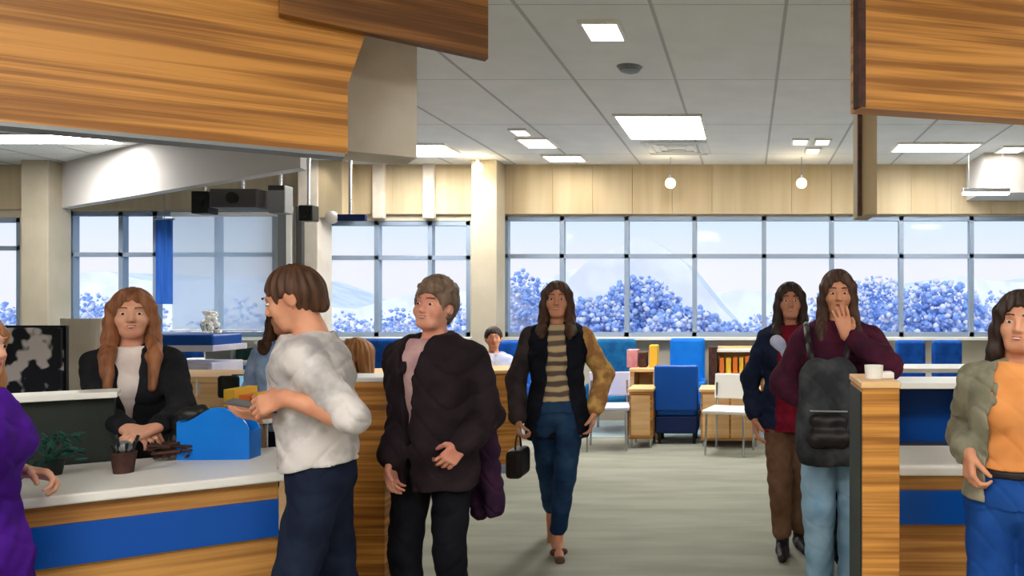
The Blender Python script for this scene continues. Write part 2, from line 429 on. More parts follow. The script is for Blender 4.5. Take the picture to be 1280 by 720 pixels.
    if g('face', True):
        for sx in (-1, 1):
            e = MB().ball(hp_((sx * .031, -.0785, 1.613)), (.0135 * sc, .009 * sc, .0056 * sc), 12, Rh).build('eye', 'eyewhite', root, smooth=True)
            MB().ball(hp_((sx * .031, -.0865, 1.6125)), (.0066 * sc, .003 * sc, .0054 * sc), 10, Rh).build('iris', 'iris', e, smooth=True)
            bq = MB()
            for i in range(4):
                t = i / 4; t2 = (i + 1) / 4
                bq.cyl(hp_((sx * (.014 + .036 * t), -.0935 + .016 * t * t, 1.6365 + .006 * math.sin(.6 + t * 2.2))),
                       hp_((sx * (.014 + .036 * t2), -.0935 + .016 * t2 * t2, 1.6365 + .006 * math.sin(.6 + t2 * 2.2))), .0028 * sc, .0026 * sc, 8)
            bq.build('eyebrow', g('hairm'), root, smooth=True)
        lp = MB(); smile = g('smile', .004)
        N_ = 8; pts = []
        for i in range(N_ + 1):
            t = i / N_ * 2 - 1
            pts.append((t * .024, -.0925 + .013 * t * t, 1.5515 + smile * t * t))
        for dz in (-.0035, .0042):
            for a, c in zip(pts, pts[1:]):
                tm = 1 - abs((a[0] + c[0]) / .052)
                lp.cyl(hp_((a[0], a[1], a[2] + dz * tm)), hp_((c[0], c[1], c[2] + dz * tm)), .0042 * sc, .0042 * sc, 8)
        lo = lp.build('lips', 'lip', root, smooth=True)
        if smile > .006:
            MB().ball(hp_((0, -.0935, 1.553)), (.015 * sc, .004 * sc, .0035 * sc), 10, Rh).build('teeth', 'teeth', lo, smooth=True)
    # hair ------------------------------------------------------------------
    st = g('hair', 'long'); v = Vol(h)
    vol = g('hairvol', .012)
    v.add(el((0, .018, 1.628), (.078 + vol, .092 + vol, .092 + vol), H), 0)
    v.add(rc((0, .05, 1.60), (0, .06, 1.55), .062, .045, H), .03)
    long_ = st in ('long', 'longdark')
    if st == 'short' or st == 'curly':
        v.add(el((0, -.110, 1.585), (.085, .092, .086 if st == 'curly' else .078), H), .012, 's')
        v.add(el((0, -.045, 1.475), (.12, .125, .088), H), .012, 's'); v.add(el((0, .05, 1.455), (.12, .12, .058), H), .012, 's')
        for sx in (-1, 1): v.add(el((sx * .085, -.01, 1.585), (.03, .028, .032), H), .01, 's')
        if st == 'short' and g('fringe', True): v.add(rc((-.045, -.066, 1.672), (.045, -.068, 1.676), .016, .018, H), .02)
    else:
        v.add(el((0, -.10, 1.577), (.061, .090, .101), H), .012, 's')
        zl = g('hairlen', 1.36)
        for sx in (-1, 1):
            fy = g('hairfwd', 1)
            p = [(sx * .030, -.045, 1.708), (sx * .072, -.040, 1.645), (sx * .080, -.022, 1.57), (sx * .082, -.025, 1.49), (sx * .088, -.105 * fy, 1.41), (sx * .084, -.150 * fy, zl)]
            rr = [.014, .022, .026, .030, .032, .018]
            for i in range(5): v.add(rc(p[i], p[i + 1], rr[i], rr[i + 1], H), .02)
        v.add(rc((0, .075, 1.62), (0, .085, zl + .02), .07, .055, H), .03)
        v.add(rc((.04, .06, 1.58), (.06, .07, zl), .05, .03, H), .03); v.add(rc((-.04, .06, 1.58), (-.06, .07, zl), .05, .03, H), .03)
        v.add(el((0, -.115, 1.58), (.056, .085, .098), H), .008, 's')
    if st == 'curly':
        rg = np.random.RandomState(5)
        for i in range(46):
            a = rg.rand() * 2 * PI; e_ = .25 + rg.rand() * 1.25
            c_ = np.array((.082 * math.cos(e_) * math.cos(a), .018 + .096 * math.cos(e_) * math.sin(a), 1.640 + .098 * math.sin(e_)))
            v.add(el(c_, (.020, .020, .018), H), .008)
    v.grid()
    hc = H.w((0, .01, 1.6))
    if st == 'curly': v.curls(.003)
    else: v.strands(.0035, hc[0], hc[1], 18, g('seed', 1.))
    v.mesh('hair', g('hairm'), root, sc)
    # garments --------------------------------------------------------------
    for G in g('garments', []):
        q = G.get; v = Vol(q('h', h)); kind = G['kind']; o = q('off', .014)
        if kind == 'top':
            v.add(torso(T, sex, b, o, q('hem', .9), q('ztop', 1.455), q('flare', 0), q('bd', 1)), .0)
            if sex == 'f':
                for sx in (-1, 1): v.add(el((sx * .062 * b, -.072 * b, 1.27), (.058 * b + o, .05 * b + o, .06 * b + o), T), .04)
            if q('tail'):
                for (A, B, r1, r2) in q('tail'): v.add(rc(A, B, r1, r2, T), .06)
            if q('open'):
                zs, gs = q('open'); x0 = q('openx', 0)
                def fo(P, zs=zs, gs=gs, x0=x0):
                    x, y, z = T.l(P); w_ = np.interp(z, zs, gs)
                    return np.maximum(np.abs(x - x0) - w_, y + .03)
                cc = T.w((x0, -.15, 1.1)); v.add((fo, cc - .62, cc + .62), .004, 's')
            neck = q('neck', .062)
            for sx in (-1, 1): v.add(rc((sx * .055, .015, 1.425), (sx * (sw - .02), .012, 1.385), .028 + o * .8, .034 + o * .6, T), .03)
            for k, sd in (('L', 1), ('R', -1)):
                fr_ = q('sleeve' + k, 1.0); sh, e, w = J['sh' + k], J['el' + k], J['wr' + k]
                r0, r1, r2 = q('sr', (.051, .046, .038)); r0 += o * .3; r1 += o * .45; r2 += o * .45
                if fr_ > 0:
                    if fr_ <= .5: v.add(rc(sh, sh + (e - sh) * fr_ * 2, r0 * am, (r0 * (1 - fr_ * 2) + r1 * fr_ * 2) * am), .04)
                    else:
                        f2 = fr_ * 2 - 1; v.add(rc(sh, e, r0 * am, r1 * am), .025)
                        v.add(rc(e, e + (w - e) * f2, r1 * am, (r1 + (r2 - r1) * f2) * am), .03)
                        ce = e + (w - e) * f2
                else: v.add(rc(sh, sh + (T.w((0, 0, 1.38)) - sh) * .3, r0 * .72, r0 * .8), .03)
            nz = q('vneck', 1.40)
            v.add(rc((0, -.075 - .03, 1.47), (0, -.13, nz), q('vr', .045), .012, T), .01, 's')
            v.ops.append((rc(T.w((0, .012, 1.42)), T.w((0, .012, 1.56)), neck - .006, neck + .01), .01, 's'))
            if q('collar'):
                for sx in (-1, 1):
                    v.add(rc((sx * .062, .03, 1.465), (sx * .055, -.055, 1.435), .016, .015, T), .006)
                    v.add(rc((sx * .055, -.055, 1.435), (sx * q('lapel', .05), -.115 * b - o * .5, 1.31), .014, .012, T), .006)
                v.add(rc((-.06, .045, 1.47), (.06, .045, 1.47), .017, .017, T), .006)
        elif kind == 'pants':
            zt = q('waist', 1.0)
            v.add(torso(T, sex, b, o, .90, zt), .0); v.add(el((0, .006, .905), (.162 * b + o, .112 * b + o, .115), T), .0)
            for k, sd in (('L', 1), ('R', -1)):
                hp, kn, an = J['hip' + k], J['kn' + k], J['an' + k]; f2 = q('len', .96); ce = kn + (an - kn) * f2
                w1, w2, w3 = q('legr', (.092, .066, .056))
                v.add(rc(hp + (0, 0, -.01), kn, w1 * b, w2 * b), .03); v.add(rc(kn, ce, w2 * b, w3), .02)
        elif kind == 'sleeve':
            k = q('which'); sh, e, w = J['sh' + k], J['el' + k], J['wr' + k]; f2 = q('frac', .92)
            v.add(rc(sh, e, .070, .062), .0); v.add(rc(e, e + (w - e) * f2, .062, q('cuff', .058)), .03)
        elif kind == 'scarf':
            for (A, B, r1, r2) in q('tail'): v.add(rc(A, B, r1, r2, T), .03)
        v.grid(); v.noise(q('fold', .004), q('fq', 1.), q('seed', random.random() * 6), q('zs', 1.))
        gm = v.mesh(q('name', kind), G['m'], root, sc)
        if q('label'): gm['label'] = q('label')
        if q('buttons'):
            for bz in q('buttons'):
                MB().ball(Vector(T.w((q('bx', 0), -np.interp(bz, TZ, np.array(TD[sex]) * b) - o - .004, bz))) * sc, .008 * sc, 8).build('button', 'black', gm)
    # shoes -------------------------------------------------------------------
    if g('shoem'):
        for k, sd in (('L', 1), ('R', -1)):
            an, ft = J['an' + k], J['ft' + k]; v = Vol(h); up = np.array((0, 0, 1.))
            heel = an - ft * .045 + up * -.052; toe = an + ft * .185 + up * (-.058)
            if g('sandal'):
                v.add(rc(heel - up * .022, toe - up * .018, .026, .030), .01)
                v.add(rc(an + ft * .10 + np.array((.035, 0, -.045)), an + ft * .10 + np.array((-.035, 0, -.045)), .020, .020), .01)
            else:
                v.add(rc(heel, an + ft * .06 - up * .048, .036, .036), .01); v.add(rc(an + ft * .06 - up * .045, toe, .040, .028), .03)
                v.add(rc(an - up * .04, an + up * g('boot', .0), .040, .046), .02)
            z0 = an[2] - .082
            v.add((lambda P, z0=z0: P[2] - z0, heel - .2, toe + .2), 0, 's')
            v.grid().mesh('shoe', g('shoem'), root, sc)
    return root, T, H, J, sc

# ================================================================== THE ROOM
D = 10.5; H0 = 3.34; XL, XR, YF = -12.0, 5.2, -2.6
PX = D / F                                  # metres per photo pixel on the back wall
def bx(x): return (x - CX) * PX
def bz(y): return CH + (CY - y) * PX
struct(MB().box(((XL + XR) / 2, (D + YF) / 2 + .2, -.05), (XR - XL + .4, D - YF + .6, .1)).build('floor', 'carpet'))
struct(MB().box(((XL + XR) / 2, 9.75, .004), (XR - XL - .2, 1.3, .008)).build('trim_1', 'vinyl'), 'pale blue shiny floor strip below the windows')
ce = struct(MB().box(((XL + XR) / 2, (D + YF) / 2 + .2, H0 + .05), (XR - XL + .4, D - YF + .6, .1)).build('ceiling', 'ceil'))
g = MB()
for k in range(-12, 6): g.box((-1.40 + .815 * k, (D + YF) / 2, H0 - .002), (.022, D - YF, .006))
for k in range(0, 8): g.box(((XL + XR) / 2, -1.7 + 1.63 * k, H0), (XR - XL, .008, .002))
g.build('ceiling_joint', 'grid', ce)
# back wall with its window openings
WT = .25
wins = [(-60, 25, 272, 310, []), (62, 345, 264, 318, [88, 150, 193, 270]), (401, 588, 276, 322, [470, 537]),
        (629, 1345, 270, 320, [702, 783, 868, 955, 1040, 1127, 1215, 1300])]
SILL = 421
w = MB(); yc = D + WT / 2
def wallbox(x0, x1, z0, z1): w.box(((x0 + x1) / 2, yc, (z0 + z1) / 2), (x1 - x0, WT, z1 - z0))
wallbox(XL, XR, 0, bz(SILL)); prev = XL
for x0, x1, t, tr, ms in wins:
    wallbox(prev, bx(x0), bz(SILL), H0); wallbox(bx(x0), bx(x1), bz(t), H0); prev = bx(x1)
wallbox(prev, XR, bz(SILL), H0)
struct(w.build('wall_back', 'column'))
for i, (x0, x1, t, tr, ms) in enumerate(wins):
    f = MB(); zt, z0 = bz(t), bz(SILL); fw = .06; yy = D + .06
    A, B = bx(x0), bx(x1)
    f.box(((A + B) / 2, yy, zt - fw / 2), (B - A, .1, fw)); f.box(((A + B) / 2, yy, z0 + fw / 2), (B - A, .1, fw))
    f.box((A + fw / 2, yy, (zt + z0) / 2), (fw, .1, zt - z0)); f.box((B - fw / 2, yy, (zt + z0) / 2), (fw, .1, zt - z0))
    f.box(((A + B) / 2, yy, bz(tr)), (B - A, .1, .055))
    for m in ms: f.box((bx(m), yy, (zt + z0) / 2), (.058, .1, zt - z0))
    fo = struct(f.build('window_%d' % (i + 1), 'frame'))
    MB().box(((A + B) / 2, D + .08, (zt + z0) / 2), (B - A - .02, .012, zt - z0 - .02)).build('glass', 'glass', fo)
    MB().box(((A + B) / 2, D - .02, z0 - .02), (B - A + .1, .24, .04), bev=.006).build('sill', 'white', fo)
# panelled beige band above the windows, one mesh of boards with shadow gaps
p = MB()
for k in range(30):
    x0 = bx(395) + k * .52
    if x0 + .52 > XR: break
    p.box((x0 + .26, D - .03, (bz(268) + H0) / 2), (.516, .06, H0 - bz(268)))
struct(p.build('trim_2', 'beige'), 'beige wooden panelling above the windows')
struct(MB().box(((XL + bx(380)) / 2, D - .025, (bz(262) + H0) / 2), (bx(380) - XL, .05, H0 - bz(262))).build('trim_3', 'beige'))
pl = MB()  # fins in lighter plaster, the wall-wash brightness put into their colour
for x in (472, 534):
    pl.box((bx(x + 6), D - .09, (bz(274) + H0) / 2), (.15, .08, H0 - bz(274)), bev=.01)
struct(pl.build('trim_4', 'plaster'), 'upright fins on the beige band, coloured pale as if lit')
# columns
def colm(n, x0, x1, d, m='column', ztop=H0, dep=.35, zb=0):
    X0, X1 = (x0 - CX) / F * d, (x1 - CX) / F * d
    return struct(MB().box(((X0 + X1) / 2, d + dep / 2, (ztop + zb) / 2), (X1 - X0, dep, ztop - zb), bev=.01).build(n, m))
colm('column_1', 26, 60, 10.1); colm('column_2', 589, 621, 10.1)
colm('column_3', 392, 428, 10.12, 'beige', zb=bz(276)); colm('column_4', 372, 397, 10.1, 'plaster')
# slanting grey bulkhead hanging from the ceiling on the left
a = Vector((-4.04, 7.22)); bb = Vector((-9.3, 10.6)); n_ = Vector((bb - a).normalized()); nn = Vector((-n_.y, n_.x)) * -1
pts = [(a.x, a.y, 2.76), (bb.x, bb.y, 2.76), (bb.x, bb.y, H0), (a.x, a.y, H0)]
struct(MB().prism(pts, (-.2, .98, 0), .16).build('trim_5', 'greyplaster'), 'slanting grey bulkhead under the ceiling')
# other walls
struct(MB().box((XL - .1, (D + YF) / 2, H0 / 2), (.2, D - YF, H0)).build('wall_left', 'plaster'))
struct(MB().box((XR + .1, (D + YF) / 2, H0 / 2), (.2, D - YF, H0)).build('wall_right', 'plaster'))
struct(MB().box(((XL + XR) / 2, YF - .1, H0 / 2), (XR - XL, .2, H0)).build('wall_front', 'plaster'))
# right hand grey bulkhead near the windows
struct(MB().box(((bx(1205) + XR) / 2, 10.0, (2.86 + H0) / 2), (XR - bx(1205), .8, H0 - 2.86)).build('trim_6', 'greyplaster'), 'grey ceiling bulkhead in the right corner')
# hanging beige panel beside the right soffit
hp = MB().box((.665, 4.56, (2.03 + H0) / 2), (.09, .32, H0 - 2.03), bev=.004).build('hanging_panel', 'beige')
tag(hp, 'narrow beige panel hanging from the ceiling beside the right wooden soffit', 'panel')
MB().box((.612, 4.39, (2.02 + H0) / 2), (.022, .03, H0 - 2.02)).build('edge_trim', 'brown', hp)

# ------------------------------------------------------------------ ceiling lamps and fittings
def panel(x0, x1, d0, d1, label, cat='ceiling light', group=None, name='ceiling_light', m='lamp'):
    X0, X1 = x0, x1; t = thing(name, label, cat, ((X0 + X1) / 2, (d0 + d1) / 2, H0), 0, group)
    wx, wy = X1 - X0, d1 - d0; f = MB(); b_ = .025
    for s in (-1, 1):
        f.box((s * (wx / 2 + b_ / 2), 0, -.012), (b_, wy + 2 * b_, .024)); f.box((0, s * (wy / 2 + b_ / 2), -.012), (wx, b_, .024))
    f.build('frame', 'white', t); MB().box((0, 0, -.008), (wx, wy, .010)).build('diffuser', m, t); return t
panel(-1.27, -.46, 7.65, 8.7, 'large square light panel in the middle of the grey ceiling')
panel(-1.06, -.84, 5.1, 5.42, 'small square downlight at the top middle of the ceiling', m='lamp2')
panel(-2.52, -2.20, 8.75, 9.2, 'small square downlight left of the large ceiling light', m='lamp2')
panel(-2.5, -2.05, 9.75, 10.1, 'dim flat light close to the beige band', m='lamp2')
panel(-4.35, -3.45, 9.05, 9.75, 'long bright light at the end of the beige bulkhead')
panel(-8.7, -7.0, 8.5, 8.95, 'wide bright light under the left wooden soffit')
panel(1.70, 2.62, 9.0, 9.45, 'long light panel below the right wooden soffit')
panel(2.95, 3.2, 9.2, 9.5, 'tiny light right of the long panel under the right soffit', m='lamp2')
for i, (x, y) in enumerate(((1000, 176), (1028, 176), (1016, 187), (651, 164))):
    d = 1790 / (CY - y); X = (x - CX) / F * d
    panel(X - .07, X + .07, d - .12, d + .12, ['leftmost of three tiny ceiling downlights near the hanging panel', 'tiny ceiling downlight nearest the hanging panel',
          'lowest and farthest of the three tiny ceiling downlights', 'tiny round downlight left of the large ceiling light'][i], 'downlight', name='downlight', m='lamp2')
for i, (px, py) in enumerate(((-1.4, .2), (1.6, .4), (-4.5, -.6), (-1.4, -1.6), (3.9, 2.2))):  # out-of-view panels added to brighten the foreground and the faces
    panel(px - .6, px + .6, py - .45, py + .45, 'unseen ceiling light panel added to light the foreground', 'ceiling light', 'added foreground ceiling lights', m='lampf')
sd = MB().cyl((0, 0, -.035), (0, 0, 0), .07, .10, 24).cyl((0, 0, -.045), (0, 0, -.035), .04, .06, 20).build('smoke_detector', 'grey', None, ((787 - CX) / F * 6.1, 6.1, H0))
tag(sd, 'small round grey smoke detector on the ceiling', 'smoke detector')
t = thing('ceiling_vent', 'square grey air vent in the ceiling behind the large light', 'vent', (-.83, 9.3, H0))
f = MB()
for k in range(4): q = .36 - k * .08; [f.box((s * q, 0, -.012 + .002 * k), (.02, 2 * q, .02)) and f.box((0, s * q, -.012 + .002 * k), (2 * q, .02, .02)) for s in (-1, 1)]
f.build('grille', 'ceil', t)
# warm pendant bulbs in front of the beige band
for i, (x, y, lb) in enumerate(((838, 229, 'warm pendant bulb above the window left of centre aisle'), (1002, 229, 'warm pendant bulb nearest the hanging beige panel'), (597, 209, 'warm pendant bulb close under the ceiling above the beige column'))):
    d = 9.9; p_ = W(x, y, d); t = thing('pendant_lamp', lb, 'lamp', (p_.x, p_.y, p_.z))
    MB().cyl((0, 0, .05), (0, 0, H0 - p_.z), .005, n=6).build('cord', 'grey', t)
    MB().cyl((0, 0, .05), (0, 0, .10), .035, .02).build('socket', 'steel', t)
    MB().ball((0, 0, 0), .065, 16).build('bulb', 'bulb', t, smooth=True)
    l = bpy.data.lights.new('pendant_glow', 'POINT'); l.energy = 5; l.color = (1, .8, .5); l.shadow_soft_size = .07
    lo = bpy.data.objects.new('pendant_glow', l); lo.location = (p_.x, p_.y - .1, p_.z - .02); link(lo)
p_ = W(1232, 241, 9.5); t = thing('linear_lamp', 'bright linear lamp hanging in front of the grey corner bulkhead', 'lamp', tuple(p_))
MB().box((0, 0, .03), (.56, .09, .05), bev=.01).build('housing', 'steel', t); MB().box((0, 0, -.01), (.54, .08, .03), bev=.01).build('diffuser', 'lamp', t)
MB().cyl((-.2, 0, .05), (-.2, 0, H0 - p_.z), .004, n=6).build('cord', 'grey', t); MB().cyl((.2, 0, .05), (.2, 0, H0 - p_.z), .004, n=6).build('cord', 'grey', t)

def spot(loc, tgt, e, size=1.2, c=(1, .93, .8)):
    l = bpy.data.lights.new('wall_washer', 'SPOT'); l.energy = e; l.spot_size = size; l.spot_blend = .8; l.color = c; l.shadow_soft_size = .05
    o = bpy.data.objects.new('wall_washer', l); o.location = loc; o.rotation_euler = (Vector(tgt) - Vector(loc)).to_track_quat('-Z', 'Y').to_euler(); link(o)
for x in (405, 478, 541, 735): spot((bx(x) * .955, 9.75, H0 - .06), (bx(x), D - .1, 2.75), 6)
for x in (1150,): spot((bx(x) * .955, 9.75, H0 - .06), (bx(x), D - .1, 2.75), 9)

# ------------------------------------------------------------------ wood soffits
YAW = math.atan2(.559, .829)
A0 = Vector((-1.80, 3.067, 0))                       # right front corner of the left desk
def onA(s, n=0): return A0 + Vector((.829, .559, 0)) * s + Vector((.559, -.829, 0)) * n
def fascia(name, m, pts, depth, n, label, cat):
    """face polygon (along, height) on the desk line, n metres in front of it"""
    o = onA(0, n); mb = MB().prism([(s, 0, z) for s, z in pts], (0, 1, 0), depth)
    return tag(mb.build(name, m, None, (o.x, o.y, 0), YAW), label, cat)
so = fascia('wooden_soffit', 'wood', [(-3.0, 2.14), (.24, 2.14), (.24, 2.42), (.52, 3.34), (-3.0, 3.34)], .10, 0, 'big horizontally slatted wooden soffit above the left reception desk', 'soffit')
MB().box((-1.38, .05, 2.134), (3.22, .11, .014)).build('edge_strip', 'grey', so)
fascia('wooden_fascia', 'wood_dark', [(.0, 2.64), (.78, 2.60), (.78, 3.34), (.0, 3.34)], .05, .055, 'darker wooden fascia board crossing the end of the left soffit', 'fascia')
fascia('plaster_bulkhead', 'plaster', [(.245, 2.21), (.57, 2.21), (.57, 3.34), (.245, 3.34)], .25, -.34, 'pale beige bulkhead block at the end of the left soffit', 'bulkhead')
t = MB().prism([(0, 0, 2.30), (3.2, 0, 2.30), (3.2, 0, 3.34), (0, 0, 3.34)], (0, 1, 0), .10).build('wooden_soffit', 'wood', None, (.436, 3.1, 0), math.radians(15))
tag(t, 'shorter slatted wooden soffit above the right desk', 'soffit')
MB().box((.004, .02, 2.815), (.03, .055, 1.02)).build('edge_trim', 'brown', t)

# ------------------------------------------------------------------ left reception desk
t = thing('reception_desk', 'left wooden reception desk with a blue band and white worktop', 'desk', tuple(A0), YAW)
L = 2.3
MB().box((-L / 2, .28, .862 / 2 + .0), (L, .55, .862), bev=.004).build('body', 'wood_desk', t)
MB().box((-L / 2, -.004, .725), (L, .02, .14)).build('blue_band', 'blue', t)
MB().box((-L / 2 + .01, .29, .882), (L + .04, .64, .036), bev=.008).build('worktop', 'white', t)
MB().box((-L / 2, .03, .05), (L, .03, .08)).build('plinth', 'dgrey', t)
def desk_loc(s, back, z=.9): p = onA(s, -back); return (p.x, p.y, z)
# charcoal privacy panel with white ledge
p0 = onA(-1.02, -.50)
def at(x, y, d): return W(x, y, d)
q_ = onA(-.54, -.64)
t = thing('privacy_screen', 'charcoal privacy screen with a white ledge behind the left desk', 'screen', (q_.x, q_.y, 0), YAW)
MB().box((-.55, 0, .59), (1.1, .03, 1.14), bev=.004).build('panel', 'char', t)
MB().box((-.55, .02, 1.172), (1.12, .16, .026), bev=.005).build('ledge', 'white', t)
for s in (-1.0, -.1): MB().box((s, .04, .012), (.06, .3, .024)).build('foot', 'steel', t)
# blue bin with a wavy top edge
t = MB(); pts = []; wv = .285
for i in range(25):
    u = i / 24; zt = .185 + .03 * math.sin(u * PI * 2 - PI * .62) + (-.035 * max(0, (u - .88) / .12) ** 2)
    pts.append((u * wv - wv / 2, zt))
bm = t.bm; th = .008; dp = .09
outer = [(x, -dp / 2) for x, z in pts] ; zs_ = [z for x, z in pts]
rows = []
for x, z in pts:
    rows.append([bm.verts.new((x, -dp / 2, 0)), bm.verts.new((x, -dp / 2, z)), bm.verts.new((x, -dp / 2 + th, z)), bm.verts.new((x, -dp / 2 + th, th)),
                 bm.verts.new((x, dp / 2 - th, th)), bm.verts.new((x, dp / 2 - th, z * .96)), bm.verts.new((x, dp / 2, z * .96)), bm.verts.new((x, dp / 2, 0))])
for a_, b_ in zip(rows, rows[1:]):
    for k in range(8): bm.faces.new((a_[k], a_[(k + 1) % 8], b_[(k + 1) % 8], b_[k]))
for r_ in (rows[0], rows[-1]):
    bm.faces.new((r_[0], r_[1], r_[2], r_[3])); bm.faces.new((r_[4], r_[5], r_[6], r_[7])); bm.faces.new((r_[0], r_[3], r_[4], r_[7]))
x_ = wv / 2 - th / 2
bn = t.build('document_bin', 'bluebright', None, desk_loc(-.185, .44), math.radians(4)); tag(bn, 'bright blue document bin with a wavy top edge on the left desk', 'bin')
MB().box((-wv / 2 + .004, 0, .085), (.008, dp - .018, .15)).build('side_wall', 'bluebright', bn); MB().box((wv / 2 - .004, 0, .06), (.008, dp - .018, .11)).build('side_wall', 'bluebright', bn)
# brown wicker tangle + black pouch behind the bin
t = MB()
random.seed(3)
for i in range(26):
    a1 = random.random() * 6.3; r1 = .03 + random.random() * .04; p1 = (math.cos(a1) * r1 * 1.5, math.sin(a1) * r1, .01 + random.random() * .07)
    a2 = a1 + 1 + random.random(); p2 = (math.cos(a2) * r1 * 1.5, math.sin(a2) * r1, .01 + random.random() * .07); t.cyl(p1, p2, .006, n=6)
tag(t.build('cable_coil', 'brown', None, desk_loc(-.36, .50)), 'tangled dark brown coil of cable beside the blue bin', 'cable')
v = Vol(.005)
v.add(rc((-.04, 0, .045), (.04, 0, .045), .045, .045)); v.add(rc((-.04, 0, .15), (.05, 0, .19), .035, .026), .10); v.add(rc((0, 0, .05), (0, 0, .16), .04, .035), .05); v.grid(); v.noise(.004, 1.2)
o = v.mesh('pouch', 'black', None, 1); o.location = desk_loc(-.285, .56); tag(o, 'soft black pouch standing behind the blue bin', 'pouch')
# pen cup cluster
t = thing('pen_cup', 'dark pen cup with grey ornaments in front of the charcoal screen', 'pen cup', desk_loc(-.49, .30))
MB().cyl((0, 0, 0), (0, 0, .08), .032, .042, 20).build('cup', 'brown', t)
b_ = MB()
for i in range(9):
    a = i * .7; b_.cyl((.015 * math.cos(a), .015 * math.sin(a), .05), (.045 * math.cos(a), .045 * math.sin(a), .12 + .02 * math.sin(i * 2)), .006, n=8)
b_.build('pens', 'black', t); MB().ball((.01, -.01, .10), (.03, .026, .025), 12).build('ornament', 'grey', t, smooth=True)
# small plant
t = thing('desk_plant', 'small dark green leafy plant at the left end of the desk', 'plant', desk_loc(-.71, .40))
MB().cyl((0, 0, 0), (0, 0, .05), .03, .04, 18).build('pot', 'char', t)
b_ = MB(); random.seed(5)
for i in range(46):
    a = random.random() * 6.3; r_ = .02 + random.random() * .075; z_ = .05 + random.random() * .10
    b_.ball((math.cos(a) * r_, math.sin(a) * r_, z_), (.022, .010, .006), 6, Matrix.Rotation(a, 4, 'Z') @ Matrix.Rotation(random.uniform(-1, 1), 4, 'Y'))
for i in range(9):
    a = i * .7; b_.cyl((0, 0, .04), (math.cos(a) * .06, math.sin(a) * .06, .12), .0025, n=5)
b_.build('leaves', 'green', t)

# ------------------------------------------------------------------ partitions
def partition(name, label, x, y, z, wd, dp_, rz=0, wl='wood', top=True):
    t = thing(name, label, 'partition', (x, y, 0), rz)
    MB().box((0, dp_ / 2, z / 2), (wd, dp_, z), bev=.004).build('body', wl, t)
    if top: MB().box((0, dp_ / 2, z + .012), (wd + .02, dp_ + .02, .024), bev=.006).build('cap', 'white', t)
    MB().box((0, dp_ / 2, .04), (wd + .008, dp_ + .008, .07)).build('plinth', 'dgrey', t)
    return t
partition('half_wall', 'wooden half wall with white cap between the grey shirt and black jacket men', (-1.735 - .17), 3.82, 1.165, .34, .2)
t = partition('half_wall', 'tall wooden end post of the half wall beside the right desk', .482, 2.9, 1.235, .136, .33, top=False)
MB().box((0, .165, 1.247), (.146, .34, .024), bev=.005).build('cap', 'wood_pale', t); MB().box((-.0705, .165, .62), (.006, .31, 1.2)).build('side_panel', 'char', t)
cp = MB().cyl((0, 0, 0), (0, 0, .05), .032, .036, 20).box((.05, .02, .012), (.05, .07, .024), bev=.005).build('paper_cup', 'paper', None, (.475, 3.02, 1.26)); tag(cp, 'low white paper cup with a napkin on the right half wall', 'cup')
# far counter
t = thing('service_counter', 'far wooden counter with a grey plinth behind the black jacket man', 'counter', (-2.08, 7.3, 0), math.radians(17))
MB().box((-.95, .25, .47), (1.9, .5, .86), bev=.005).build('body', 'wood', t); MB().box((-.95, .25, .915), (1.96, .56, .03), bev=.006).build('worktop', 'wood_pale', t)
MB().box((-.95, .24, .035), (1.94, .56, .07)).build('plinth', 'frame', t)

# ------------------------------------------------------------------ right desk
t = thing('reception_desk', 'right wooden desk with a blue band beside the half wall', 'desk', (.56, 3.25, 0))
MB().box((.9, .24, .42), (1.8, .46, .84), bev=.004).build('body', 'wood_desk', t); MB().box((.9, -.003, .715), (1.8, .02, .135)).build('blue_band', 'blue', t)
MB().box((.9, .23, .862), (1.82, .50, .036), bev=.008).build('worktop', 'white', t)
t = thing('shelf_unit', 'dark open shelf unit with a white top behind the right desk', 'shelf', (.72, 3.95, 0))
b_ = MB(); wd = 1.0
b_.box((wd / 2, .3, .56), (wd, .02, 1.12)); b_.box((.01, .15, .56), (.02, .3, 1.12)); b_.box((wd - .01, .15, .56), (.02, .3, 1.12)); b_.box((.44, .15, .56), (.05, .3, 1.12))
b_.build('frame', 'black', t); MB().box((wd / 2, .285, .90), (wd - .05, .01, .36)).build('back_panel', 'blue', t)
MB().box((wd / 2, .15, .80), (wd - .04, .26, .02)).build('shelf', 'dgrey', t)
MB().box((wd / 2, .15, 1.135), (wd + .04, .34, .03), bev=.005).build('top', 'white', t)

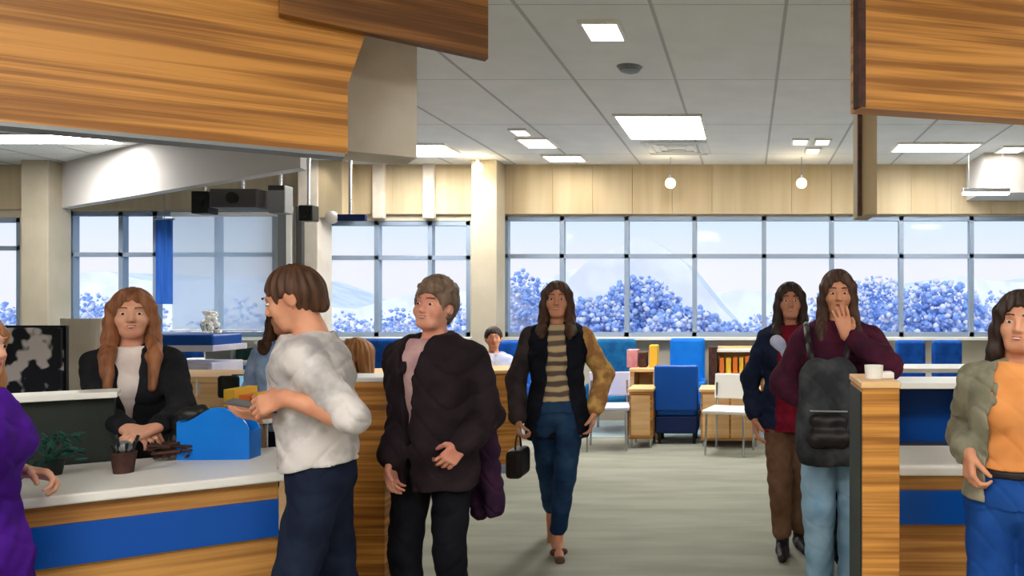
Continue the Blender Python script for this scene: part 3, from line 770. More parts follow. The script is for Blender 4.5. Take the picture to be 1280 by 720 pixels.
# ------------------------------------------------------------------ background furniture
def armchair(label, x, y, rz, m='bluefab', w_=.62, hb=.95, group=None):
    t = thing('armchair', label, 'chair', (x, y, 0), rz, group)
    MB().box((0, -.02, .36), (w_ - .1, .52, .16), bev=.04).build('seat', m, t)
    MB().box((0, .24, .36 + (hb - .36) / 2), (w_ - .06, .12, hb - .30), bev=.04).build('backrest', m, t)
    for s in (-1, 1): MB().box((s * (w_ / 2 - .04), -.02, .42), (.08, .56, .34), bev=.03).build('armrest', m, t)
    for s in (-1, 1):
        for q in (-1, 1): MB().cyl((s * (w_ / 2 - .06), q * .22, 0), (s * (w_ / 2 - .06), q * .22, .28), .015, .02, 10).build('leg', 'steel', t)
    return t
def panelchair(label, x, y, rz, m='blue', m2='navy', w_=.5, h_=.95):
    t = thing('booth_chair', label, 'chair', (x, y, 0), rz)
    MB().box((0, 0, .20 + (h_ - .2) / 2 + .08), (w_, .07, h_ - .36), bev=.025).build('backrest', m, t)
    MB().box((0, .22, .36), (w_ - .02, .44, .12), bev=.03).build('seat', m, t); MB().box((0, .2, .21), (w_ - .02, .44, .19), bev=.02).build('base', m2, t)
    for s in (-1, 1):
        for q in (0, 1): MB().cyl((s * (w_ / 2 - .05), .03 + q * .34, 0), (s * (w_ / 2 - .05), .03 + q * .34, .13), .018, n=10).build('leg', 'black', t)
    return t
def sidechair(label, x, y, rz, m='white', group=None):
    t = thing('side_chair', label, 'chair', (x, y, 0), rz, group)
    MB().box((0, 0, .44), (.46, .44, .04), bev=.015).build('seat', m, t)
    MB().box((0, .22, .66), (.44, .03, .26), bev=.012, rot=Matrix.Rotation(-.12, 4, 'X')).build('backrest', m, t)
    for s in (-1, 1):
        MB().cyl((s * .20, -.19, 0), (s * .19, -.17, .43), .011, n=8).build('leg', 'steel', t)
        MB().cyl((s * .20, .21, 0), (s * .19, .20, .70), .011, n=8).build('leg', 'steel', t)
    return t
def table(label, x, y, z, wx, wy, top='wood_pale', rz=0, solid=False, name='table'):
    t = thing(name, label, 'table', (x, y, 0), rz)
    MB().box((0, 0, z - .02), (wx, wy, .04), bev=.008).build('tabletop', top, t)
    if solid:
        for s in (-1, 1): MB().box((s * (wx / 2 - .03), 0, (z - .04) / 2), (.05, wy - .04, z - .04), bev=.004).build('side_panel', 'wood_pale', t)
        MB().box((0, wy / 2 - .05, z * .6), (wx - .1, .03, z * .7)).build('modesty_panel', 'wood_pale', t)
    else:
        for s in (-1, 1):
            for q in (-1, 1): MB().cyl((s * (wx / 2 - .06), q * (wy / 2 - .06), 0), (s * (wx / 2 - .06), q * (wy / 2 - .06), z - .04), .018, n=10).build('leg', 'steel', t)
    return t
def px2(x, d): return (x - CX) / F * d
# centre group
armchair('teal high backed armchair right of the walking woman', px2(762, 9.4), 9.6, 0, 'teal', .55, 1.06)
armchair('bright blue armchair behind the central booth chair', px2(857, 9.75), 9.85, 0, 'bluebright', .50, 1.06)
panelchair('tall blue booth chair facing away in the middle of the lounge', px2(846, 8.75), 8.7, 0, 'blue', 'navy', .48, .86)
table('pale wooden table with box ends left of the blue booth chair', px2(809, 9.3), 9.2, .80, .32, .5, solid=True)
cab = thing('low_cabinet', 'low wooden cabinet right of the blue booth chair', 'cabinet', (px2(906, 8.7) + .06, 8.52, 0))
MB().box((0, .2, .33), (.62, .40, .52), bev=.006).build('body', 'wood', cab); MB().box((0, .2, .605), (.66, .44, .03), bev=.005).build('top', 'wood_pale', cab)
MB().box((-.15, -.006, .33), (.28, .015, .46), bev=.003).build('door', 'wood_pale', cab); MB().box((.15, -.006, .33), (.28, .015, .46), bev=.003).build('door', 'wood_pale', cab)
for s in (-1, 1):
    for q in (0, 1): MB().cyl((s * .27, .04 + q * .32, 0), (s * .27, .04 + q * .32, .08), .018, n=8).build('leg', 'steel', cab)
cab = thing('low_cabinet', 'low wooden cabinet left of the blue booth chair', 'cabinet', (px2(803, 8.6), 8.45, 0))
MB().box((0, .2, .35), (.24, .40, .5), bev=.006).build('body', 'wood', cab); MB().box((0, .2, .615), (.27, .44, .03), bev=.005).build('top', 'wood_pale', cab); MB().box((0, -.004, .35), (.2, .012, .42)).build('door', 'wood_pale', cab)
for s in (-1, 1):
    for q in (0, 1): MB().cyl((s * .10, .04 + q * .32, 0), (s * .10, .04 + q * .32, .10), .014, n=8).build('leg', 'steel', cab)
sidechair('white side chair just right of the walking woman', px2(762, 8.55), 8.45, .1, 'lilac'); sidechair('white side chair in front of the wooden cabinet near the maroon cardigan woman', px2(912, 8.3), 8.2, -.25, 'white')
# books on the box-ended table
z = .80
for i, (dx, w_, h_, m_, lb) in enumerate(((-.12, .12, .20, 'pink', 'pink box file standing on the box ended table'), (0, .08, .17, 'brown', 'dark brown book on the box ended table'), (.12, .09, .25, 'yellow', 'tall yellow folder on the box ended table'))):
    o = MB().box((0, 0, h_ / 2), (w_, .2, h_), bev=.004).build('box_file', m_, None, (px2(806, 9.3) + dx, 9.2, z)); tag(o, lb, 'file')
# book case
t = thing('bookcase', 'low open bookcase with a dark end panel behind the cabinet', 'bookcase', (px2(918, 9.6), 9.65, 0))
MB().box((-.26, .12, .50), (.10, .3, 1.0)).build('end_panel', 'brown', t); MB().box((.05, .26, .50), (.60, .02, 1.0)).build('back_panel', 'wood_pale', t); MB().box((.37, .12, .50), (.03, .3, 1.0)).build('side_panel', 'wood_pale', t)
for k in range(4): MB().box((.07, .12, .10 + k * .285), (.58, .28, .025)).build('shelf', 'white', t)
random.seed(11); x = -.17; k = 0; bl = []
MBS = [('red', 'red'), ('pink', 'pink'), ('orange', 'orange'), ('paper', 'white'), ('navy', 'navy'), ('yellow', 'yellow')]
for r_ in (2, 1):
    x = -.18
    for j in range(6):
        wd = .045 + .02 * random.random(); hh = .16 + .06 * random.random(); m_, cn = MBS[(j * (r_ + 1) + r_) % 6]
        o = MB().box((0, 0, hh / 2), (wd, .17, hh), bev=.003).build('book', m_, None, (px2(918, 9.6) + x + wd / 2, 9.65 + .10, .1125 + r_ * .285))
        tag(o, '%s spined book, %s from the dark end panel on the %s bookcase shelf' % (cn, ['first', 'second', 'third', 'fourth', 'fifth', 'sixth'][j], ['', 'middle', 'upper'][r_]), 'book', 'books in the low bookcase'); x += wd + .022
armchair('small navy chair in front of the bookcase', px2(917, 9.1), 9.3, 0, 'navy', .42, .66)
# right group, behind the half wall
table('long white table behind the right half wall', px2(1175, 7.2), 7.2, .97, 1.1, .5, 'white')
for i, (x, lb) in enumerate(((1148, 'blue armchair under the window left of the grey jacket woman'), (1196, 'blue armchair half hidden by the grey jacket woman'))):
    armchair(lb, px2(x, 8.7), 8.9, 0, 'bluefab', .40, 1.08)
# left group
t = thing('curved_screen', 'pale curved floor screen left of the blazer woman', 'screen', (px2(106, 6.2), 6.2, 0))
b_ = MB(); N = 14; r_ = .17; zt = bz(385)
ring = []
for i in range(N + 1):
    a = PI + PI * i / N; ring.append((math.cos(a), math.sin(a)))
pts = [(c * r_, s * r_ * .6) for c, s in ring] + [(c * (r_ - .03), s * (r_ - .03) * .6) for c, s in ring[::-1]]
b_.prism([(x, y, .02) for x, y in pts], (0, 0, 1), 1.40).build('panel', 'plaster', t); MB().box((0, -.1, .012), (.4, .24, .024), bev=.005).build('base', 'grey', t)
# black and white artwork board
m_art = mat('art_print', (26, 30, 44), (226, 220, 226), 7, .6, detail=2, lo=.50, hi=.56)
t = thing('display_board', 'black and white patterned display board at the far left', 'board', (px2(36, 5.2), 5.2, 0))
MB().box((0, 0, 1.10), (.44, .03, .56), bev=.004).build('board', m_art, t); MB().box((0, .02, 1.10), (.47, .02, .59)).build('frame', 'black', t)
for s in (-1, 1): MB().cyl((s * .2, .03, 0), (s * .2, .03, .85), .015, n=10).build('leg', 'black', t)
for i, (x, d, w_, lb) in enumerate(((35, 8.3, .66, 'blue armchair above the patterned display board'), (225, 8.6, .7, 'blue armchair behind the lavender cabinet'),
       (468, 8.0, .7, 'blue armchair left of the black jacket man'), (632, 9.2, .5, 'blue armchair left of the walking woman'),
       (322, 9.3, .8, 'dark teal armchair in the middle of the cluttered table'))):
    armchair(lb, px2(x, d), d, 0, ['bluefab', 'bluefab', 'bluefab', 'bluefab', 'teal'][i], w_, [1.18, 1.10, 1.14, 1.06, .95][i])
cab = thing('storage_cabinet', 'lavender cabinet with a white top right of the blazer woman', 'cabinet', (px2(226, 6.4), 6.4, 0))
MB().box((0, .2, .53), (.50, .40, 1.06), bev=.01).build('body', 'lilac', cab); MB().box((0, .2, 1.175), (.54, .44, .05), bev=.006).build('top', 'lilac', cab)
MB().box((0, .2, 1.22), (.50, .38, .13), bev=.02).build('blue_lid', 'blue', cab)
MB().box((-.12, -.006, .53), (.23, .014, 1.0), bev=.003).build('door', 'lilac', cab); MB().box((.12, -.006, .53), (.23, .014, 1.0), bev=.003).build('door', 'lilac', cab)
t = table('long pale wooden counter behind the blue bin', px2(268, 5.0), 5.05, 1.10, .95, .5, 'wood_pale', 0, True, 'back_counter')
MB().box((0, -.22, .62), (.88, .02, .93)).build('front_panel', 'wood_pale', t)
MB().box((.03, -.24, 1.035), (.012, .03, .1)).build('bracket', 'white', t)
# desk chair and tablet-sized monitor on a lower table, binders
t = table('low side table carrying binders behind the blue bin', px2(322, 4.25), 4.25, .97, .36, .40, 'white')
for i, (dx, m_, h_, lb) in enumerate(((-.10, 'yellow', .13, 'yellow binder'), (-.02, 'orange', .10, 'orange binder'), (.05, 'yellow', .11, 'second yellow binder'), (.11, 'red', .10, 'red binder'))):
    o = MB().box((0, 0, h_ / 2), (.055, .2, h_), bev=.004).build('binder', m_, None, (px2(325, 4.2) + dx, 4.2, .97)); tag(o, '%s %s standing on the low side table' % (['leftmost', 'wide', 'narrow', 'rightmost'][i], lb.replace('second ', '')), 'binder', 'binders on the side table')
t = thing('desktop_monitor', 'small lit monitor beside a black chair back behind the blue bin', 'monitor', (px2(312, 4.7), 4.62, 1.02))
MB().box((0, 0, .06), (.10, .02, .10), bev=.004).build('case', 'dgrey', t); MB().box((0, -.012, .06), (.088, .004, .086)).build('screen', 'screen', t); MB().cyl((0, 0, -.05), (0, 0, .02), .012).build('stand', 'dgrey', t)
t = thing('office_chair', 'black office chair back in front of the pale counter', 'chair', (px2(286, 4.6), 4.60, 0))
MB().box((0, 0, 1.06), (.12, .04, .13), bev=.018).build('backrest', 'black', t); MB().cyl((0, .03, .45), (0, .02, 1.0), .018).build('stem', 'black', t); MB().box((0, -.12, .47), (.32, .34, .07), bev=.03).build('seat', 'black', t)
MB().cyl((0, -.12, .06), (0, -.12, .45), .02).build('gas_lift', 'steel', t)
b_ = MB()
for k in range(5): a = k * 2 * PI / 5; b_.cyl((0, -.12, .09), (.18 * math.cos(a), -.12 + .18 * math.sin(a), .05), .016).ball((.18 * math.cos(a), -.12 + .18 * math.sin(a), .028), .028, 10)
b_.build('base', 'black', t)
# clutter table under the shaded window
t = table('long table with equipment under the pale window screen', px2(300, 8.0), 7.9, .98, 1.15, .5, 'white')
ci = 0
for (x, y, w_, h_, m_, nm, lb) in ((262, 7.9, .12, .20, 'white', 'flower_vase', 'white vase'), (283, 7.85, .26, .12, 'grey', 'printer', 'grey printer'), (312, 7.9, .22, .10, 'green', 'storage_box', 'dark green storage box'), (340, 7.9, .2, .16, 'lilac', 'storage_box', 'lavender storage box')):
    X = px2(x, y)
    if nm == 'flower_vase':
        t = thing(nm, 'vase of white flowers at the left end of the equipment table', 'vase', (X, y, .98))
        MB().cyl((0, 0, 0), (0, 0, .14), .04, .06, 16).build('vase', 'white', t); b_ = MB(); random.seed(4)
        for k in range(26): a = random.random() * 6.3; r2 = random.random() * .12; b_.ico((math.cos(a) * r2, math.sin(a) * r2, .2 + random.random() * .26), (.035, .035, .03))
        b_.build('blossoms', 'paper', t); b_ = MB(); [b_.cyl((0, 0, .1), (.08 * math.cos(k), .08 * math.sin(k), .35), .004, n=5) for k in range(8)]; b_.build('stems', 'green', t)
    elif nm == 'printer':
        t = thing(nm, 'grey printer with a white tray on the equipment table', 'printer', (X, y, .98)); MB().box((0, 0, .06), (.26, .24, .12), bev=.012).build('case', 'grey', t); MB().box((0, -.03, .14), (.2, .18, .03), bev=.006, rot=Matrix.Rotation(.2, 4, 'X')).build('tray', 'paper', t)
    else:
        t = thing(nm, '%s on the equipment table' % lb, 'box', (X, y, .98)); MB().box((0, 0, h_ / 2), (w_, .2, h_), bev=.008).build('body', m_, t); MB().box((0, 0, h_ + .01), (w_ + .02, .22, .02), bev=.004).build('lid', 'paper' if m_ == 'lilac' else 'dgrey', t)
# roller screen and blue banner hanging in the left window
t = thing('window_screen', 'frosted pale screen covering the left window beside the blue banner', 'screen', (bx(281) * .981, 10.3, 0))
MB().box((0, 0, (bz(272) + bz(412)) / 2), (bx(346) - bx(218), .012, bz(272) - bz(412))).build('sheet', 'frost', t); MB().cyl((-.68, 0, bz(270)), (.68, 0, bz(270)), .03).build('roller', 'white', t)
MB().cyl((-.68, 0, bz(412)), (.68, 0, bz(412)), .012).build('bottom_bar', 'white', t)
t = thing('banner', 'narrow blue banner hanging beside the frosted screen', 'banner', (bx(205) * .971, 10.2, 0)); b_ = MB()
xs = [i / 16 for i in range(17)]; wv_ = .22
pts = [(-wv_ / 2 + wv_ * u, .012 * math.sin(u * 12), 0) for u in xs] + [(-wv_ / 2 + wv_ * u, .012 * math.sin(u * 12) + .006, 0) for u in xs[::-1]]
b_.prism([(x, y, bz(380)) for x, y, _ in pts], (0, 0, 1), bz(278) - bz(380)).build('cloth', 'bluebanner', t); MB().cyl((-.13, 0, bz(277)), (.13, 0, bz(277)), .012).build('rod', 'steel', t)
MB().cyl((0, 0, bz(277)), (0, 0, H0), .004, n=6).build('cord', 'grey', t)
# pier strips and hanging AV gear
for i, (x, w_, m_) in enumerate(((355, 9, 'grey'), (364, 6, 'white'), (377, 7, 'dgrey'))):
    X = bx(x) * .96; struct(MB().box((X, 10.05, (bz(395) + bz(270)) / 2), (w_ * PX, .06, bz(262) - bz(400))).build('trim_%d' % (7 + i), m_))
def hung(name, label, cat, x, y, d, size, m, lens=None):
    p = W(x, y, d); t = thing(name, label, cat, tuple(p)); MB().box((0, 0, 0), size, bev=.012).build('case', m, t)
    MB().cyl((0, 0, size[2] / 2), (0, 0, H0 - p.z), .018, n=10).build('bracket', 'steel', t)
    if lens: MB().cyl((0, -size[1] / 2 - .03, 0), (0, -size[1] / 2 + .01, 0), lens, lens, 16).build('lens', 'black', t)
    return t
hung('speaker', 'black loudspeaker hanging leftmost of the ceiling equipment', 'speaker', 256, 254, 8.6, (.18, .18, .24), 'black', .05)
hung('projector', 'wide dark grey projector hanging from the ceiling', 'projector', 304, 250, 8.6, (.50, .34, .20), 'dgrey', .06)
t = hung('speaker', 'tall grey loudspeaker hanging right of the projector', 'speaker', 351, 250, 8.6, (.18, .16, .30), 'grey'); MB().box((0, -.082, .12), (.17, .01, .05)).build('badge_strip', 'black', t)
hung('speaker', 'small black loudspeaker cube above the grey shirt man', 'speaker', 386, 267, 8.6, (.15, .14, .17), 'black', .04)
t = hung('security_camera', 'white dome camera on a dark bar above the window', 'camera', 438, 272, 8.6, (.34, .06, .07), 'navy'); MB().ball((-.19, -.02, 0), .07, 16).build('dome', 'white', t, smooth=True)

# ------------------------------------------------------------------ outside
struct(MB().box((-4, 60, -.62), (160, 98, .2)).build('ground_outside', 'ground'))
def hill(name, pts, y, dep):
    b_ = MB(); b_.prism([(x, y, z) for x, z in pts], (0, 1, 0), dep); return struct(b_.build(name, 'snow'))
hl = [(-40, -.6)]; random.seed(2)
for i in range(41):
    x = -40 + 2 * i; hl.append((x, 2.3 + .8 * math.sin(i * .5) + .5 * math.sin(i * 1.3)))
hl += [(40, -.6)]
hill('hill_far', hl, 45, 10)
hill('hill_near', [(-9, -.6), (-7.4, 1.2), (-5.6, 3.0), (-3.6, 3.9), (-2.2, 2.9), (-1, 1.4), (.4, -.1), (.6, -.6)], 28, 6)
def leafmat(name, c, c2): return mat(name, c, c2, 3, .8, detail=2)
M['leafblue'] = leafmat('frost_blue_foliage', (122, 158, 232), (176, 198, 246)); M['leafpale'] = leafmat('snowy_foliage', (246, 240, 250), (206, 212, 244)); M['trunk'] = mat('bark', (120, 112, 136), rough=.9)
def crown(seed, rx, rz_, n, size, m2):
    random.seed(seed); b_ = Clumps(); c_ = Clumps()
    for i in range(n):
        u = random.random() ** .5; a = random.random() * 2 * PI; e = math.asin(random.uniform(-1, 1)); r = (.45 + .6 * random.random())
        p = (rx * r * math.cos(a) * math.cos(e), rx * r * math.sin(a) * math.cos(e), rz_ * r * math.sin(e))
        s = size * random.uniform(.35, 1.5)
        (c_ if random.random() < m2 and r > .7 else b_).ico(p, (s, s * .7, s * .8))
    b_.ico((0, 0, -.15 * rz_), (rx * .5, rx * .5, rz_ * .6))
    return b_, c_
random.seed(21)
trees = [(640, 20, 1.1, 338, 'x'), (676, 25, 1.3, 352, 's'), (737, 18, 1.15, 374, 'd'), (800, 22, 1.2, 347, 'd'), (858, 18, 1.0, 384, 'd'), (912, 21.5, .9, 404, 'd'), (960, 25, 1.2, 392, 's'),
         (1046, 20, .9, 358, 's'), (1095, 23, 1.0, 345, 's'), (1170, 19, 1.4, 352, 'd'), (1262, 22, 1.3, 362, 's'), (425, 22, 1.1, 392, 's'), (500, 25, 1.2, 385, 'x'), (560, 21, 1.2, 380, 's'), (110, 22, 1.3, 368, 'x'), (170, 27, 1.3, 380, 's'), (10, 22, 1.2, 380, 'x'), (300, 25, 1.5, 375, 'x')]
words = ['behind the left edge of the main window', 'behind the walking woman', 'just right of the walking woman', 'behind the teal armchair, tallest of the blue ones', 'above the blue booth chair', 'above the low bookcase', 'left of the maroon cardigan woman',
         'between the two women standing together', 'just right of the woman with the backpack', 'above the right desk, widest of all', 'at the right edge of the picture', 'right of the grey shirt man', 'above the black jacket man', 'beside the beige column',
         'in the left window by the blazer woman', 'left of the blue banner', 'in the leftmost window', 'behind the frosted screen']
for i, (x, d, rx, top, kd) in enumerate(trees):
    ztop = CH + (CY - top) / F * d; cz = ztop - rx * 1.0; rzz = rx * 1.0
    t = thing('snowy_tree', '%s tree outside, %s' % ({'d': 'dense blue', 's': 'speckled snowy blue', 'x': 'pale frosted'}[kd], words[i]), 'tree', (px2(x, d), d, -.52), 0, 'trees outside the windows')
    b_, c_ = crown(i, rx, rzz, {'d': 2300, 's': 1200, 'x': 1200}[kd], {'d': .072, 's': .055, 'x': .06}[kd], {'d': .35, 's': .65, 'x': .75}[kd])
    if kd != 'd': pass
    o = b_.build('crown', 'leafblue' if kd != 'x' else 'leafpale', t, (0, 0, cz + .52)); c_.build('snow_clumps', 'leafpale' if kd != 'x' else 'leafblue', t, (0, 0, cz + .52))
    MB().cyl((0, 0, 0), (0, 0, cz + .52), .12, .07, 10).build('trunk', 'trunk', t)
hd = thing('snowy_hedge', 'long low blue hedge powdered with snow outside the main window', 'hedge', (1, 16.5, -.52)); random.seed(8)
b_ = Clumps(); c_ = Clumps()
for i in range(3200):
    x = random.uniform(-17, 7); (b_ if random.random() < .7 else c_).ico((x, random.uniform(-.5, .5), random.uniform(.5, 1.2 + .25 * math.sin(x * 1.7))), (.09, .08, .06))
MB().box((-5, 0, .5), (24, .8, 1.0), bev=.1).build('hedge_core', 'leafblue', hd); b_.build('foliage', 'leafblue', hd); c_.build('snow_clumps', 'leafpale', hd)
# ================================================================== PEOPLE
def loc_of(base, rz, height, p, z=0):
    """world point -> the person's own unscaled frame"""
    a = -math.radians(rz); s = height / 1.715
    x, y = p[0] - base[0], p[1] - base[1]
    return ((x * math.cos(a) - y * math.sin(a)) / s, (x * math.sin(a) + y * math.cos(a)) / s, (p[2] - z) / s)
def wpt(res, q, fr='T'):
    """torso / head / plain local point -> world"""
    root, T, H, J, sc = res
    v = T.w(q) if fr == 'T' else H.w(q) if fr == 'H' else np.array(q, float)
    a = root.rotation_euler.z; x, y, z = v * sc
    return Vector((x * math.cos(a) - y * math.sin(a) + root.location.x, x * math.sin(a) + y * math.cos(a) + root.location.y, z + root.location.z))
SKL = skin('light', (226, 170, 142), (208, 146, 120)); SKM = skin('medium', (220, 158, 126), (200, 136, 106)); SKD = skin('tan', (200, 140, 112), (178, 118, 92)); SKR = skin('ruddy', (224, 160, 136), (206, 132, 112))
HA = hairmat('auburn', (120, 74, 48), (158, 104, 68)); HB = hairmat('brown', (62, 40, 28), (88, 58, 40)); HK = hairmat('black_brown', (34, 24, 22), (58, 40, 34)); HG = hairmat('grey_brown', (92, 72, 58), (130, 108, 92)); HL = hairmat('honey', (150, 100, 60), (182, 130, 84)); HD = hairmat('dark_brown', (60, 40, 32), (86, 60, 48))
cl = lambda n, a, b=None, s=10, **k: mat('cloth_' + n, a, b or a, s, .9, .35, spec=.08, **k)
C_blazer = cl('blazer', (30, 30, 34), (40, 40, 44)); C_white = cl('blouse', (232, 220, 214), (214, 198, 192)); C_purple = cl('purple', (92, 34, 168), (60, 20, 120), 5); C_jean = cl('indigo', (28, 42, 68), (40, 58, 88), 9)
C_mot = cl('mottled', (214, 208, 206), (170, 166, 166), 9, detail=4, lo=.42, hi=.62); C_navyp = cl('navy_trousers', (26, 32, 50), (34, 42, 62)); C_coat = cl('black_coat', (34, 27, 31), (48, 38, 44), 7); C_plum = cl('plum', (66, 40, 66), (50, 32, 54)); C_blackp = cl('black_trousers', (20, 20, 26), (28, 28, 34))
C_pink = cl('pink_shirt', (206, 168, 166), (180, 140, 146)); C_vest = cl('black_vest', (22, 24, 32), (32, 34, 44)); C_plaid = stripes('yellow_plaid', (196, 172, 132), (96, 80, 72), 5.2, 2, 3); C_yel = cl('yellow_print', (214, 170, 100), (168, 120, 76), 16, lo=.4, hi=.6)
C_dj = cl('dark_jeans', (30, 52, 84), (52, 82, 118), 6, lo=.4, hi=.75); C_burg = cl('burgundy', (128, 28, 48), (104, 20, 38)); C_nj = cl('navy_jacket', (34, 42, 66), (26, 32, 50)); C_brn = cl('brown_trousers', (122, 92, 72), (92, 66, 50), 7)
C_boot = mat('black_boot', (26, 22, 26), rough=.5); C_sand = mat('tan_sandal', (90, 60, 48), rough=.7); C_plj = cl('plum_jacket', (84, 34, 54), (56, 28, 44), 6); C_lj = cl('light_jeans', (116, 152, 180), (150, 182, 204), 6); C_gg = cl('grey_green', (122, 120, 102), (146, 142, 124), 12, lo=.4, hi=.6)
C_or = cl('orange_top', (234, 162, 98), (222, 144, 82), 5); C_bj = cl('blue_jeans', (22, 58, 128), (34, 78, 150), 6); C_lb = cl('light_blue', (136, 168, 214), (170, 190, 224)); C_bl2 = cl('mid_blue', (44, 110, 190), (34, 90, 170)); C_wh2 = cl('lilac_white', (220, 220, 240), (180, 190, 226), 12)
C_bag = cl('bag_cloth', (48, 50, 54), (74, 76, 80), 7, lo=.45, hi=.7); C_dark = mat('dark_leather', (30, 24, 26), rough=.45)
C_dark2 = cl('black_wool', (26, 26, 30), (36, 36, 42))

# desk woman -------------------------------------------------------------------
b0 = (-2.76, 3.60); r0 = 28; h0 = 1.60
G = dict(sex='f', build=.98, skin=SKL, hair='long', hairm=HA, hairlen=1.27, smile=.011, yaw=6, pitch=4, lean=5, shoem=C_boot,
    wristL=loc_of(b0, r0, h0, (-2.44, 3.30, 1.03)), wristR=loc_of(b0, r0, h0, (-2.54, 3.27, 1.03)), poleL=(.8, .5, -1), poleR=(-.8, .5, -1), hdirL=(-.9, -.5, -.25), hdirR=(.9, -.5, -.25), palmL=(-.2, .3, -1), palmR=(.2, .3, -1), curlL=38, curlR=38, h=.0055,
    garments=[dict(kind='pants', m=C_blackp, waist=1.02), dict(kind='top', name='blouse', m=C_white, off=.008, hem=.98, sleeveL=0, sleeveR=0, fold=.002, vneck=1.36, h=.006),
              dict(kind='top', name='blazer', m=C_blazer, off=.028, hem=.80, open=([.8, 1.0, 1.12, 1.25, 1.42, 1.5], [.03, .012, .010, .035, .055, .06]), sleeveL=.93, sleeveR=.93, collar=1, fold=.004, vneck=1.30, vr=.05, buttons=[1.05], bx=.02)])
person('woman in a black blazer and white blouse with long auburn hair behind the desk', b0, r0, h0, G)
# purple woman ----------------------------------------------------------------------
b0 = (-2.345, 2.40); r0 = 108; h0 = 1.51
G = dict(sex='f', build=1.12, skin=SKL, hair='long', hairm=HL, hairlen=1.40, hairfwd=.3, yaw=-8, pitch=4, shoem=C_boot,
    wristL=loc_of(b0, r0, h0, (-2.36, 2.60, 1.00)), wristR=loc_of(b0, r0, h0, (-2.42, 2.18, .80)), poleL=(.3, 1, -.6), hdirL=(-.02, -.9, -.22), palmL=(-.5, 0, -.8), curlL=45, h=.0055,
    garments=[dict(kind='pants', m=C_jean, waist=.98), dict(kind='top', name='tunic', m=C_purple, off=.024, hem=.72, flare=.06, sleeveL=.9, sleeveR=.9, fold=.006, sr=(.058, .052, .048))])
pw = person('person in a purple tunic cut off by the left edge of the picture', b0, r0, h0, G)
q = wpt(pw, tuple(pw[3]['wrL'] + unit(np.array((-.02, -.9, -.22))) * .07 + np.array((-.02, 0, .015))), 'P')
# grey shirt man --------------------------------------------------------------------
b0 = (-1.60, 3.0); r0 = -72; h0 = 1.685
wl = loc_of(b0, r0, h0, W(356, 497, 2.80)); wr = loc_of(b0, r0, h0, W(350, 514, 3.02))
G = dict(sex='m', build=.98, skin=SKM, hair='short', hairm=HB, hairvol=.009, fringe=False, smile=.002, yaw=-4, pitch=24, lean=5, shoem=C_boot, wristL=wl, wristR=wr, poleL=(.3, .35, -1), poleR=(-.2, .6, -1),
    hdirL=(-.25, -1, -.35), hdirR=(-.05, -1, -.1), palmL=(-.9, 0, -.5), palmR=(.3, 0, .9), curlL=34, curlR=20, ankleL=(.11, -.06, .085), ankleR=(-.11, .12, .085), h=.0055,
    garments=[dict(kind='pants', m=C_navyp, waist=1.0, off=.006, legr=(.096, .074, .066), len=.99), dict(kind='top', name='shirt', m=C_mot, off=.024, hem=.965, ztop=1.46, sleeveL=.50, sleeveR=.9, sr=(.054, .048, .040), fold=.006, bd=1.04, seed=2.)])
pm = person('man in a mottled light grey shirt and navy trousers looking down at the desk', b0, r0, h0, G)
tb = wpt(pm, tuple(np.array(wl) * .5 + np.array(wr) * .5 + np.array((0, -.09, .0))), 'P')
o = MB().box((0, 0, 0), (.17, .12, .009), bev=.004, rot=Matrix.Rotation(math.radians(14), 4, 'Y')).build('tablet', 'dgrey', None, tuple(tb), math.radians(20)); tag(o, 'slim dark tablet held by the man in the grey shirt', 'tablet')
# black jacket man ---------------------------------------------------------------------
b0 = (-1.40, 3.56); r0 = -12; h0 = 1.635
wl = loc_of(b0, r0, h0, W(578, 556, 3.36)); wr = loc_of(b0, r0, h0, W(490, 572, 3.40))
G = dict(sex='m', build=1.10, skin=SKR, hair='curly', hairm=HG, hairvol=.018, smile=.012, yaw=0, pitch=-2, roll=3, face_w=1.12, shoem=C_boot, wristL=wl, wristR=wr, poleL=(.05, 1, -.1), poleR=(-.2, 1, -.2),
    hdirL=(-.62, -.25, -.7), hdirR=(.0, -.1, -1), palmL=(-.5, .8, .1), curlL=32, curlR=30, ankleL=(.10, .05, .085), ankleR=(-.08, -.04, .085), h=.0055,
    garments=[dict(kind='pants', m=C_blackp, waist=1.0, off=.008, legr=(.088, .066, .058), len=.99), dict(kind='top', name='shirt', m=C_pink, off=.008, hem=1.0, sleeveL=0, sleeveR=0, fold=.003, vneck=1.40),
              dict(kind='top', name='jacket', m=C_coat, off=.034, hem=.77, ztop=1.47, open=([.77, .9, 1.1, 1.25, 1.38, 1.5], [.03, .014, .016, .03, .055, .065]), openx=-.03, sleeveL=.92, sleeveR=.96, sr=(.060, .052, .046), collar=1, lapel=.06, fold=.007, vneck=1.36, bd=1.05, fq=.8),
              dict(kind='scarf', name='coat_tail', label='plum lining of the coat hanging open behind', m=C_plum, tail=[((.16, .12, 1.22), (.20, .20, .62), .07, .05), ((.05, .17, 1.25), (.10, .24, .60), .08, .05)], fold=.008)])
person('smiling man with curly grey hair in an open black jacket', b0, r0, h0, G)
